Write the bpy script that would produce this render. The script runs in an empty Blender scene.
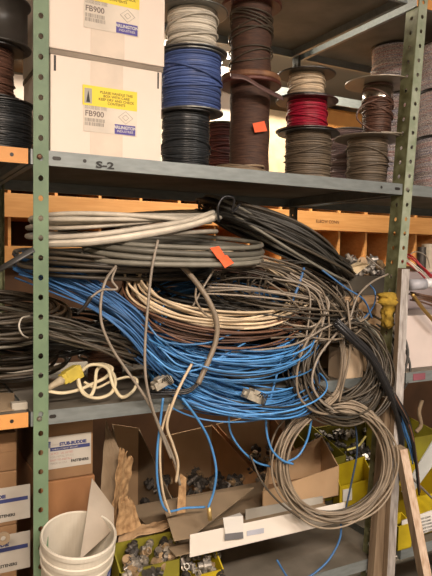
import bpy, math, random
from mathutils import Vector, Matrix, noise
random.seed(11)
C = bpy.context.scene.collection
R_ = random.uniform
PI = math.pi
# ------------------------------------------------------------------ camera model and measuring helpers
ZO = 1.61                                   # height of the underside of the eye-level shelf
S2, MID, LOW, TOP = ZO, ZO-.6177, ZO-.6177-.598, ZO+.6044
LIP = .035
W, D = 1.22, .635
F = 613.05
ya, pi_, ro = -.4942, -.0499, -.0145
CAMLOC = Vector((-.2957, -1.467, ZO-.2104))
RM = (Matrix.Rotation(ya, 3, 'Z') @ Matrix.Rotation(pi_, 3, 'X') @ Matrix.Rotation(ro, 3, 'Y'))
def ray(x, y): return RM @ Vector(((x-216)/F, 1, -(y-288)/F))
def at(x, y, Y):
    d = ray(x, y); return CAMLOC + d*((Y-CAMLOC.y)/d.y)
def atz(x, y, z):
    d = ray(x, y); return CAMLOC + d*((z-CAMLOC.z)/d.z)
def V(*a): return Vector(a)
# ------------------------------------------------------------------ materials
MATS = {}
def mat(name, col, rough=.6, metal=0, var=.15, scale=8, bump=0, col2=None, stretch=None, spec=.5, sharp=False):
    if name in MATS: return MATS[name]
    m = bpy.data.materials.new(name); m.use_nodes = True
    nt = m.node_tree; N = nt.nodes; L = nt.links
    b = N['Principled BSDF']; b.inputs['Roughness'].default_value = rough; b.inputs['Metallic'].default_value = metal
    b.inputs['Specular IOR Level'].default_value = spec
    tc = N.new('ShaderNodeTexCoord'); mp = N.new('ShaderNodeMapping'); L.new(tc.outputs['Object'], mp.inputs[0])
    if stretch: mp.inputs['Scale'].default_value = stretch
    nz = N.new('ShaderNodeTexNoise'); nz.inputs['Scale'].default_value = scale; nz.inputs['Detail'].default_value = 5
    L.new(mp.outputs[0], nz.inputs['Vector'])
    cr = N.new('ShaderNodeValToRGB'); e = cr.color_ramp.elements
    c2 = col2 if col2 else tuple(max(0, c*(1-var*2)) for c in col)
    e[0].position, e[1].position = (.5, .58) if sharp else (.32, .66)
    e[0].color = (*c2, 1); e[1].color = (*col, 1)
    L.new(nz.outputs['Fac'], cr.inputs[0]); L.new(cr.outputs[0], b.inputs['Base Color'])
    if bump:
        bp = N.new('ShaderNodeBump'); bp.inputs['Strength'].default_value = bump; bp.inputs['Distance'].default_value = .004
        L.new(nz.outputs['Fac'], bp.inputs['Height']); L.new(bp.outputs[0], b.inputs['Normal'])
    MATS[name] = m; return m
def emis(name, col, s):
    m = bpy.data.materials.new(name); m.use_nodes = True; b = m.node_tree.nodes['Principled BSDF']
    b.inputs['Emission Color'].default_value = (*col, 1); b.inputs['Emission Strength'].default_value = s; return m
green = mat('green_paint', (.165, .25, .15), .5, 0, .12, 14, .1, col2=(.12, .19, .115))
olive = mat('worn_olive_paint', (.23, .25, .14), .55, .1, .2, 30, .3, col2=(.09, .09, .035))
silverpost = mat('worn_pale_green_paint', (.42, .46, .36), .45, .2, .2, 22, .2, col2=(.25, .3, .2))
darkpost = mat('shaded_post_paint', (.05, .055, .045), .5, .2, .2, 10)  # near-black stands in for the shade on the rear post
grey = mat('grey_shelf_paint', (.25, .28, .28), .42, .35, .1, 12, .05, stretch=(2, 8, 8))
greydust = mat('dusty_grey_deck', (.21, .185, .15), .7, .1, .2, 9, .15, col2=(.13, .115, .09))
orange = mat('orange_shelf_paint', (.70, .34, .10), .5, 0, .12, 10, .05, col2=(.6, .26, .07))
wood_or = mat('orange_plywood', (.66, .34, .12), .6, 0, .1, 5, .1, col2=(.54, .25, .075), stretch=(1, 6, 14))
wood_dk = mat('brown_hardboard', (.12, .055, .025), .8, 0, .2, 6)
wall_m = mat('cream_plaster', (.80, .72, .58), .8, 0, .05, 3)
floor_m = mat('concrete', (.13, .12, .10), .8, 0, .1, 5)
ceil_m = mat('ceiling_dim', (.32, .30, .27), .9, 0, .05, 2)
white_box = mat('white_cardboard', (.86, .755, .67), .7, 0, .04, 6, .05, col2=(.82, .71, .62))
kraft = mat('kraft_cardboard', (.27, .155, .075), .8, 0, .1, 7, .1, col2=(.19, .105, .05))  # base darkened to stand in for light falling off lower down
kraft_lt = mat('pale_kraft_cardboard', (.50, .34, .20), .8, 0, .1, 6, .1, col2=(.40, .26, .14))
kraft_gr = mat('dusty_cardboard', (.29, .215, .135), .85, 0, .1, 6, .1, col2=(.20, .145, .09))
kraft_or = mat('orange_cardboard', (.34, .165, .065), .8, 0, .1, 5, .1, col2=(.22, .10, .04))  # also darkened for the weaker light on the lower shelf
flute = mat('corrugated_edge', (.50, .32, .16), .85, 0, .3, 60, .5, col2=(.25, .14, .06))
paper = mat('white_paper', (.72, .70, .66), .7, 0, .04, 10)
paper_g = mat('grey_white_label', (.46, .43, .38), .7, 0, .06, 16)
ink = mat('black_ink', (.03, .03, .03), .6)
inkg = mat('grey_ink', (.38, .34, .30), .7)
navy = mat('navy_print', (.035, .045, .16), .6)
violet = mat('violet_print', (.08, .06, .33), .5)
redink = mat('faded_red_ink', (.48, .22, .2), .7)
yellow_l = mat('yellow_label', (.90, .72, .06), .6, 0, .04, 10)
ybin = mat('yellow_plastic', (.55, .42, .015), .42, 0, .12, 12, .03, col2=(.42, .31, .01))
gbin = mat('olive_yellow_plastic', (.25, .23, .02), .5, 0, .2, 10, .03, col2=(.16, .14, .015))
yplug = mat('dirty_yellow_plastic', (.60, .47, .07), .5, 0, .15, 30)
orange_tag = mat('fluorescent_orange_paper', (.95, .14, .04), .6, 0, .03, 8)
bolt_m = mat('zinc', (.5, .47, .42), .35, .9, .1, 20)
rust_bolt = mat('rusty_bolt', (.2, .11, .07), .6, .6, .2, 40)
black_pl = mat('black_plastic', (.025, .022, .02), .4, 0, .1, 9)
brown_fl = mat('dark_maroon_plastic', (.055, .02, .015), .35, 0, .1, 9)
grey_fl = mat('grey_steel_flange', (.20, .20, .185), .38, .5, .15, 9)
rustw = mat('rusty_brown_winding', (.085, .038, .022), .7, 0, .2, 30, .5, col2=(.04, .018, .012), stretch=(1, 1, 8))
rust_fl = mat('rusty_spool_flange', (.30, .15, .07), .6, .1, .2, 18, .2, col2=(.12, .05, .03))
chrome = mat('bright_tin', (.75, .68, .6), .2, 1, .1, 8)
metal_f = mat('cast_fitting_metal', (.42, .38, .32), .45, .7, .2, 40, .2)
metal_d = mat('dull_dark_metal', (.10, .09, .08), .5, .6, .2, 40, .2)
brass_f = mat('tan_fitting', (.4, .28, .16), .5, .2, .2, 30)
wood_g = mat('weathered_grey_board', (.50, .47, .45), .85, 0, .2, 22, .5, col2=(.27, .24, .22), stretch=(6, 6, 1))
wood_b = mat('brown_board_side', (.27, .20, .13), .8, 0, .2, 8, .3, col2=(.15, .10, .06), stretch=(8, 8, .7))
wood_l = mat('pale_stick', (.60, .47, .36), .75, 0, .2, 14, .3, col2=(.40, .27, .18), stretch=(8, 8, .7))
bucket_w = mat('dirty_white_plastic', (.70, .66, .57), .45, 0, .08, 7, .05, col2=(.56, .50, .40))
bucket_b = mat('blue_print', (.05, .10, .42), .5); bucket_r = mat('red_print', (.55, .06, .04), .5)
plast = mat('grey_tan_flap', (.38, .32, .25), .55, 0, .08, 12, .1)
yrag = mat('mustard_rag', (.42, .27, .03), .9, 0, .25, 35, .8)
pvc = mat('white_pvc', (.75, .76, .78), .35, 0, .04, 9)
brassm = mat('brass_rod', (.45, .28, .09), .35, .6, .15, 12)
red_w = mat('red_wire', (.5, .02, .03), .4); 
def cab(n, c, rough=.45): return [mat(n+'_'+k, tuple(x*f for x in c), rough, 0, .12, 25) for k, f in (('a', 1), ('b', .68), ('c', 1.28))]
c_pale = cab('pale_grey_jacket', (.66, .60, .50)); c_grey = cab('grey_jacket', (.21, .20, .165)); c_dark = cab('charcoal_jacket', (.04, .038, .033))
c_blk = cab('black_jacket', (.02, .02, .022), .3); c_blue = cab('blue_jacket', (.085, .29, .64), .35); c_dblue = cab('dull_blue_jacket', (.05, .16, .38), .5)
c_cream = cab('cream_jacket', (.70, .56, .38)); c_brown = cab('brown_jacket', (.15, .075, .045)); c_beige = cab('beige_grey_jacket', (.30, .255, .205))
c_olive = cab('olive_brown_jacket', (.075, .06, .042)); c_tan = cab('taupe_jacket', (.25, .20, .145)); c_ecru = cab('ecru_cord', (.78, .68, .46))
c_mixed = c_dark + [c_grey[0], c_olive[0]]
c_wirew = cab('white_wire', (.62, .58, .50)); c_wireb = cab('blue_wire', (.07, .115, .30)); c_wirek = cab('black_wire', (.028, .032, .036), .3)
c_wirer = cab('crimson_wire', (.40, .01, .04)); c_wirebg = cab('beige_wire', (.62, .50, .36)); c_wirebr = cab('brown_wire', (.13, .065, .045))
c_wiretp = cab('taupe_wire', (.15, .115, .08)); c_wiremx = [mat('speckled_wire_a', (.9, .84, .80), 0.5, 0, 0, 260, col2=(.12, .08, .12)), mat('speckled_wire_b', (.8, .74, .74), 0.5, 0, 0, 230, col2=(.34, .08, .07)), mat('speckled_wire_c', (.85, .80, .78), 0.5, 0, 0, 280, col2=(.08, .10, .26))]
c_wiremr = cab('maroon_wire', (.11, .03, .025)); c_lwire = cab('lilac_wire', (.26, .19, .19))
# ------------------------------------------------------------------ mesh builder
class MB:
    def __init__(s): s.v = []; s.f = []; s.m = []
    def add(s, vs, fs, mi=0):
        o = len(s.v); s.v += [tuple(v) for v in vs]; s.f += [tuple(i+o for i in f) for f in fs]; s.m += [mi]*len(fs)
    def box(s, lo, hi, mi=0, M=None):
        x0, y0, z0 = lo; x1, y1, z1 = hi
        vs = [V(x0,y0,z0),V(x1,y0,z0),V(x1,y1,z0),V(x0,y1,z0),V(x0,y0,z1),V(x1,y0,z1),V(x1,y1,z1),V(x0,y1,z1)]
        if M: vs = [M @ v for v in vs]
        s.add(vs, [(0,3,2,1),(4,5,6,7),(0,1,5,4),(1,2,6,5),(2,3,7,6),(3,0,4,7)], mi); return s
    def slab(s, quad, off, mi=0):           # a quad with thickness vector off
        q = [Vector(a) for a in quad]; r = [a+off for a in q]
        s.add(q+r, [(0,1,2,3),(7,6,5,4),(0,4,5,1),(1,5,6,2),(2,6,7,3),(3,7,4,0)], mi); return s
    def tube(s, pts, r, n=6, mi=0, closed=False, flat=1, cap=True):
        P = [Vector(p) for p in pts]; k = len(P)
        if k < 2: return s
        T = [((P[(i+1) % k]-P[i-1]) if closed else (P[min(i+1, k-1)]-P[max(i-1, 0)])).normalized() for i in range(k)]
        u = T[0].orthogonal().normalized(); vs = []
        rr = r if callable(r) else (lambda t: r)
        for i in range(k):
            u = (u - T[i]*u.dot(T[i]));
            u = u.normalized() if u.length > 1e-6 else T[i].orthogonal().normalized()
            w = T[i].cross(u); q = rr(i/(k-1))
            for j in range(n):
                a = 2*PI*j/n; vs.append(P[i]+(u*math.cos(a)+w*math.sin(a)*flat)*q)
        fs = []
        for i in range(k if closed else k-1):
            a = i*n; b = ((i+1) % k)*n
            for j in range(n): fs.append((a+j, a+(j+1) % n, b+(j+1) % n, b+j))
        if cap and not closed: fs.append(tuple(range(n-1, -1, -1))); fs.append(tuple((k-1)*n+j for j in range(n)))
        s.add(vs, fs, mi); return s
    def lathe(s, prof, c=(0,0,0), seg=40, mi=0, M=None):
        vs = []; c = Vector(c)
        for (r, z) in prof:
            for j in range(seg):
                a = 2*PI*j/seg; v = V(r*math.cos(a), r*math.sin(a), z)
                vs.append((M @ v if M else v)+c)
        fs = []
        for i in range(len(prof)-1):
            for j in range(seg): fs.append((i*seg+j, i*seg+(j+1) % seg, (i+1)*seg+(j+1) % seg, (i+1)*seg+j))
        s.add(vs, fs, mi); return s
    def build(s, name, mats, parent=None, smooth=False, loc=None):
        me = bpy.data.meshes.new(name); vs = s.v
        if loc is None and parent is None and vs:
            xs = [v[0] for v in vs]; ys = [v[1] for v in vs]; zs = [v[2] for v in vs]
            loc = ((min(xs)+max(xs))/2, (min(ys)+max(ys))/2, min(zs))
        if loc is None: loc = tuple(parent.location) if parent else (0,0,0)
        if parent is not None and parent.parent is not None: loc = tuple(parent.parent.location) if parent.location.length == 0 else tuple(parent.parent.location+parent.location)
        vs = [(v[0]-loc[0], v[1]-loc[1], v[2]-loc[2]) for v in vs]
        me.from_pydata(vs, [], s.f)
        for m in (mats if isinstance(mats, (list, tuple)) else [mats]): me.materials.append(m)
        me.polygons.foreach_set('material_index', s.m)
        if smooth: me.polygons.foreach_set('use_smooth', [True]*len(s.f))
        me.update()
        o = bpy.data.objects.new(name, me); C.objects.link(o)
        if parent: o.parent = parent
        else: o.location = loc
        return o
def tag(o, label, cat, group=None, kind=None):
    o['label'] = label; o['category'] = cat
    if group: o['group'] = group
    if kind: o['kind'] = kind
    return o
def thing(name, loc, label, cat, group=None):
    o = bpy.data.objects.new(name, None); C.objects.link(o); o.location = loc; o.empty_display_size = .02
    return tag(o, label, cat, group)
def struct(o): o['kind'] = 'structure'; return o
def bevel(o, w=.002, s=2):
    m = o.modifiers.new('bevel', 'BEVEL'); m.width = w; m.segments = s; m.limit_method = 'ANGLE'; return o
def smooth_path(pts, sub=8):
    P = [Vector(p) for p in pts]; out = []
    Q = [P[0]*2-P[1]]+P+[P[-1]*2-P[-2]]
    for i in range(1, len(Q)-2):
        a, b, c, d = Q[i-1], Q[i], Q[i+1], Q[i+2]
        for k in range(sub):
            t = k/sub
            out.append(.5*((2*b)+(c-a)*t+(2*a-5*b+4*c-d)*t*t+(-a+3*b-3*c+d)*t*t*t))
    out.append(P[-1]); return out
def text(body, size, m, parent, o, ux, uz, name='lettering', bold=0, align='LEFT'):
    """lettering laid on a surface at o, running along ux with uz up"""
    cu = bpy.data.curves.new('t', 'FONT'); cu.body = body; cu.size = size; cu.offset = bold; cu.align_x = align; cu.extrude = .0002; cu.resolution_u = 3
    ob = bpy.data.objects.new('t', cu); C.objects.link(ob)
    dg = bpy.context.evaluated_depsgraph_get(); me = bpy.data.meshes.new_from_object(ob.evaluated_get(dg))
    bpy.data.objects.remove(ob)
    n = ux.cross(uz).normalized()
    mb = MB(); vs = [Vector(o)+ux*v.co.x+uz*v.co.y+n*v.co.z for v in me.vertices]
    mb.add(vs, [tuple(p.vertices) for p in me.polygons]); return mb.build(name, m, parent)
def px_m(x, y, Y):                          # metres per pixel across, on the plane Y
    return (at(x+1, y, Y)-at(x-1, y, Y)).length/2
# ------------------------------------------------------------------ cables
def coil(name, label, cx, cy, Y, ax, b, tilt, n, r, mats, w=.02, h=.03, yaw=0, roll=0, e=.05, seg=60, sides=6, tail=None, group=None, droop=0, zmin=None, build=True):
    """n turns of cable round an ellipse; ax half width in pixels, b half depth in metres, tilt from flat"""
    c = at(cx, cy, Y); a = (at(cx+ax, cy, Y)-at(cx-ax, cy, Y)).length/2
    M = Matrix.Rotation(math.radians(yaw), 3, 'Z') @ Matrix.Rotation(math.radians(roll), 3, 'Y') @ Matrix.Rotation(math.radians(tilt), 3, 'X')
    mb = MB(); nm = len(mats)
    ph = [R_(0, 2*PI) for _ in range(4)]
    for k in range(n):
        q = [R_(-1, 1) for _ in range(8)]; dr = R_(-w, w); dz = R_(-h, h); dx, dy = q[6]*w*.6, q[7]*w*.6
        tx, ty = q[4]*e*.5, q[5]*e*.5
        pts = []
        for i in range(seg):
            t = 2*PI*i/seg
            k1 = 1+e*(.6*q[0]*math.cos(2*t+ph[0])+.5*q[1]*math.cos(3*t+q[2]*3))
            x = (a+dr)*k1*math.cos(t)+dx; y = (b+dr)*k1*math.sin(t)+dy
            z = dz+x*tx+y*ty+e*.12*q[3]*math.sin(2*t+ph[1])
            p = M @ V(x, y, z)+c
            p.z -= droop*(math.cos(t)**2)
            if zmin is not None and p.z < zmin+r: p.z = zmin+r+R_(0, .002)
            pts.append(p)
        mb.tube(pts, r*R_(.92, 1.06), sides, random.choices(range(nm), [3]*min(3, nm)+[1]*max(0, nm-3))[0], closed=True)
    if tail: mb.tube(smooth_path([at(*t) for t in tail]), r, sides, 0)
    o = mb.build(name, mats, smooth=True)
    return tag(o, label, 'cable coil', group)
def bundle(name, label, path, n, spread, r, mats, cat='cable bundle', wob=.5, sides=6, sub=8, vs=1.0, group=None, fray=1.0):
    """n strands side by side along path [(px,py,Y)...]; spread = half width in metres"""
    base = [at(*p) for p in path]; mb = MB(); nm = len(mats)
    for k in range(n):
        a = R_(0, 2*PI); rr = math.sqrt(R_(0, 1))*spread
        off = V(math.cos(a)*rr*.5, math.sin(a)*rr*.8, math.sin(a+1)*rr*vs)
        pts = []
        for i, p in enumerate(base):
            g = 1+(fray-1)*(i/(len(base)-1))
            pts.append(p+off*g+V(R_(-1, 1), R_(-1, 1), R_(-1, 1))*spread*wob*.35)
        mb.tube(smooth_path(pts, sub), r*R_(.92, 1.06), sides, random.choices(range(nm), [3]*min(3, nm)+[1]*max(0, nm-3))[0])
    return tag(mb.build(name, mats, smooth=True), label, cat, group)
def strand(name, label, path, r, m, cat='cable', parent=None, sides=7, flat=1):
    mb = MB().tube(smooth_path([at(*p) for p in path], 10), r, sides, 0, flat=flat)
    o = mb.build(name, m, parent, smooth=True)
    return tag(o, label, cat) if parent is None else o
# ================================================================== SETTING
def wallbox(name, lo, hi, m): return struct(MB().box(lo, hi).build(name, m))
wallbox('floor', (-3, -3.6, -.1), (6, 3.6, 0), floor_m)
wallbox('ceiling', (-3, -3.6, 3.0), (6, 3.6, 3.1), ceil_m)
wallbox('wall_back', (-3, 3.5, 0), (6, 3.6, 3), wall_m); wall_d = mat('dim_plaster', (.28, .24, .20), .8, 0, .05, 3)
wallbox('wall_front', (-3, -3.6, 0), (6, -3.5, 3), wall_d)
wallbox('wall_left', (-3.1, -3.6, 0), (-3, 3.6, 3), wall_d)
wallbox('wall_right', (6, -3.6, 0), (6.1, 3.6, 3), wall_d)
# ================================================================== SHELVING
PITCH = (at(37, 15, 0).z-at(37, 97, 0).z)/4
PHZ = at(37, 97, 0).z
def holed_post(name, x, y, z0, z1, m, parent, wf=.040, ws=.040, back=1, side='left', lean=0.0, front_from=None):
    """slotted steel angle: front flange in x, side flange in y, real holes"""
    mb = MB()
    k0 = math.floor((z0-PHZ)/PITCH); k1 = math.ceil((z1-PHZ)/PITCH)
    def flange(fn, w, hw=.006):
        for k in range(k0, k1+1):
            zc = PHZ+k*PITCH; zb, zt = max(z0, zc-PITCH/2), min(z1, zc+PITCH/2)
            if zt-zb < .03: continue
            zc2 = (zb+zt)/2; o8 = []; b8 = []
            for j in range(12):
                a = 2*PI*j/12; o8.append(fn(w/2+hw*math.cos(a), zc2+hw*math.sin(a)*1.15))
            edge = [(w, zc2), (w, zc2+(zt-zc2)*.6), (w, zt), (w/2, zt), (0, zt), (0, zc2+(zt-zc2)*.6), (0, zc2), (0, zc2-(zc2-zb)*.6), (0, zb), (w/2, zb), (w, zb), (w, zc2-(zc2-zb)*.6)]
            b8 = [fn(*e) for e in edge]
            mb.add(o8+b8, [(j, 12+j, 12+(j+1) % 12, (j+1) % 12) for j in range(12)])
    xs = x if side == 'left' else x+wf
    L = lambda z: lean*(z-S2)
    zsplit = front_from if front_from else z0
    zz0 = z0; z0 = zsplit; k0 = math.floor((z0-PHZ)/PITCH)
    flange(lambda u, z: V(x+u+L(z), y, z), wf)
    z0 = zz0; k0 = math.floor((z0-PHZ)/PITCH)
    flange(lambda u, z: V(xs+L(z), y+u*back, z), ws)
    o = mb.build(name, m, parent)
    so = o.modifiers.new('solid', 'SOLIDIFY'); so.thickness = .0022; so.offset = 0
    return o
def shelf(name, x0, x1, z, m_lip, parent, y0=0.0, y1=D, deck=greydust, zh=LIP, inset=.0):
    """pressed steel shelf: deck with lips on all four sides and returned edges"""
    mb = MB(); t = .0015
    mb.box((x0, y0+.002, z+zh-t), (x1, y1-.002, z+zh), 1)
    mb.box((x0, y0, z), (x1, y0+.002, z+zh), 2); mb.box((x0, y1-.002, z), (x1, y1, z+zh))
    mb.box((x0, y0+.002, z), (x1, y0+.014, z+t)); mb.box((x0, y1-.014, z), (x1, y1-.002, z+t))
    mb.box((x0, y0+.002, z), (x0+.002, y1-.002, z+zh-t)); mb.box((x1-.002, y0+.002, z), (x1, y1-.002, z+zh-t))
    mb.box((x0+.002, y0+.014, z), (x0+.014, y1-.014, z+t)); mb.box((x1-.014, y0+.014, z), (x1-.002, y1-.014, z+t))
    return mb.build(name, [grey, deck, m_lip], parent)
unit = thing('shelving_unit', (W/2, D/2, 0), 'middle bay of steel shelving, green slotted posts and grey shelves full of cable', 'shelving')
holed_post('upright_post', .008, 0, 0.02, 2.6, green, unit, wf=.0345, side='right')
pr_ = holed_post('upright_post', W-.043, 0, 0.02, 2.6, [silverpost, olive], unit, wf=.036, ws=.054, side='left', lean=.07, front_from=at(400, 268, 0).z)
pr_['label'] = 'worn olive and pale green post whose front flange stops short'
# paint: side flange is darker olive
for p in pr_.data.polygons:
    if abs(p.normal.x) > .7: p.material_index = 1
holed_post('upright_post', 0, D, 0.02, 2.6, olive, unit, back=-1, side='right')
holed_post('upright_post', W-.043, D, 0.02, 2.6, darkpost, unit, back=-1, side='left')
def bolts(parent, x, z, m, y=-.001, r=.0065):
    Mx = Matrix.Rotation(PI/2, 3, 'X')
    mb = MB().lathe([(0, .006), (r*.6, .0055), (r, .002), (r, 0), (0, 0)], (x, y, z), 14, M=Mx)
    return mb.build('bolt', m, parent, smooth=False)
def slot_marks(shelf_o, xs, z, y=-.0008):        # punched holes read as dark plugs in the lip
    for (x, w) in xs:
        mb = MB(); Mx = Matrix.Rotation(PI/2, 3, 'X')
        vs = [V(x+math.copysign(w, math.cos(a))+.0045*math.cos(a), y, z+.0045*math.sin(a)) for a in [2*PI*(j+.5)/16 for j in range(16)]]
        mb.add(vs, [tuple(range(16))]); mb.build('punched_hole', black_pl, shelf_o)
XL, XR = .003, W-.046
sh_top = shelf('shelf', XL, XR, TOP, grey, unit, .003)
sh_s2 = shelf('shelf', XL, XR, S2, grey, unit, .003); sh_s2['label'] = 'grey shelf lip hand lettered S-2'
sh_mid = shelf('shelf', XL, XR, MID, grey, unit, .003)
sh_low = shelf('shelf', XL, XR, LOW, grey, unit, .003)
slot_marks(sh_s2, [(at(57, 160, 0).x, .006), (at(85, 163, 0).x, 0), (at(382, 187, 0).x, 0), (at(398, 188, 0).x, .007)], S2+.018, .002)
slot_marks(sh_mid, [(at(53, 418, 0).x, .004)], MID+.019, .002)
text('S-2', .036, ink, sh_s2, at(96, 167.5, .001), V(1, 0, 0), V(0, 0, .62), bold=.0012)
for z, m in ((S2+.018, rust_bolt), (MID+.018, bolt_m), (LOW+.018, bolt_m), (TOP+.018, bolt_m)):
    bolts(unit, .022, z, m)
    bolts(unit, W-.03, z, bolt_m)
lbay = thing('shelving_unit', (-.6, D/2, 0), 'left bay of shelving with orange shelf lips, cut off by the picture edge', 'shelving')
for z in (TOP, S2, MID, LOW): 
    s_ = shelf('shelf', -1.2, -.003, z, orange, lbay, .003)
    if z in (S2, MID): slot_marks(s_, [(at(12, 154 if z == S2 else 422, 0).x, 0)], z+.018, .002)
holed_post('upright_post', -1.22, 0, .02, 2.6, green, lbay, side='left'); holed_post('upright_post', -1.22, D, .02, 2.6, green, lbay, back=-1, side='left')
rbay = thing('shelving_unit', (W+.6, D/2, 0), 'right bay of shelving beyond the worn post, orange shelf at its top', 'shelving')
for z, m in ((TOP, orange), (S2, grey), (MID, grey), (LOW, grey)): s_ = shelf('shelf', W-.005, 2*W-.05, z, m, rbay, .003)
holed_post('upright_post', 2*W-.04, 0, .02, 2.6, green, rbay, side='left'); holed_post('upright_post', 2*W-.04, D, .02, 2.6, green, rbay, back=-1, side='left')
a_ = at(419, 377, 0); MB().box((a_.x-.025, .0005, MID+.007), (a_.x+.03, .003, MID+.029)).build('shelf_label', mat('faded_red_sticker', (.30, .10, .13), .6), rbay)
# ---- wooden pigeonhole cabinet standing behind
cabn = thing('pigeonhole_cabinet', (1.5, 1.25, 0), 'orange plywood pigeonhole cabinet seen behind the steel shelving', 'cabinet')
Y1 = 1.5
zf1 = at(60, 219, Y1).z; zf1t = at(60, 196, Y1).z; ctop = at(60, 176, Y1).z
MB().box((-1.2, Y1+.40, .3), (4.6, Y1+.41, ctop)).build('back_panel', wood_dk, cabn)
MB().box((-1.2, Y1, ctop), (4.6, Y1+.41, ctop+.015)).build('top_board', wood_or, cabn)
zf2 = at(15, 263, Y1).z
MB().box((-1.2, Y1+.02, .02), (4.6, Y1+.03, zf2)).build('added_dark_panel', wood_dk, cabn)  # dark sheet added to keep the lower part of the cabinet dark
for (zz, hh) in ((zf1, zf1t-zf1), (zf2, at(15, 246, Y1).z-zf2)):
    bevel(MB().box((-1.2, Y1, zz), (4.6 if zz == zf1 else at(150, 250, Y1).x, Y1+.018, zz+hh)).build('fascia_board', wood_or, cabn), .001)
    MB().box((-1.2, Y1+.018, zz), (4.6, Y1+.40, zz+.012)).build('shelf_board', wood_or, cabn)
xd = at(341, 250, Y1).x; dx_ = at(368, 250, Y1).x-xd
for k in range(-14, 12):
    x = xd+dx_*k
    if -1.1 < x < 4.5: MB().box((x-.007, Y1+.02, zf2), (x+.007, Y1+.40, ctop)).build('divider', wood_or, cabn)
text('ELBOW CONN', .026, wood_dk, cabn, at(316, 222.5, Y1-.001), V(1, 0, 0), V(0, 0, 1))
# rear steel shelf above the cabinet
rsh = thing('shelving_unit', (1.7, Y1+.2, 0), 'dark rear shelving behind the wire spools, only its underside showing', 'shelving')
shelf('shelf', -1.1, 3.6, at(330, 106, Y1).z, grey, rsh, Y1-.04, Y1+.45, deck=mat('brown_dusty_deck', (.11, .085, .06), .7), zh=.05)
for x in (-1.14, 3.56): holed_post('upright_post', x, Y1-.045, .02, 2.6, darkpost, rsh, side='left'); holed_post('upright_post', x, Y1+.455, .02, 2.6, darkpost, rsh, side='left', back=-1)
for (x0, x1, y0_, h, m, nm) in ((188, 236, 60, 0, white_box, 'cream carton on the pigeonhole cabinet, seen between the blue and rusty spools'), (262, 306, 108, 0, mat('tan_carton', (.72, .56, .36), .8, 0, .12, 20), 'tan carton on the pigeonhole cabinet, seen right of the rusty spool'), (328, 362, 108, 0, orange, 'orange box on the pigeonhole cabinet behind the lilac grey spool'), (2, 34, 72, 0, white_box, 'white carton on the pigeonhole cabinet at the left edge')):
    xa_, xb_ = at(x0, 120, Y1+.05).x, at(x1, 120, Y1+.05).x; tag(bevel(MB().box((xa_, Y1+.05, ctop+.015), (xb_, Y1+.33, at(x0, y0_, Y1+.05).z)).build('cardboard_box', m), .002), nm, 'box')

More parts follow.
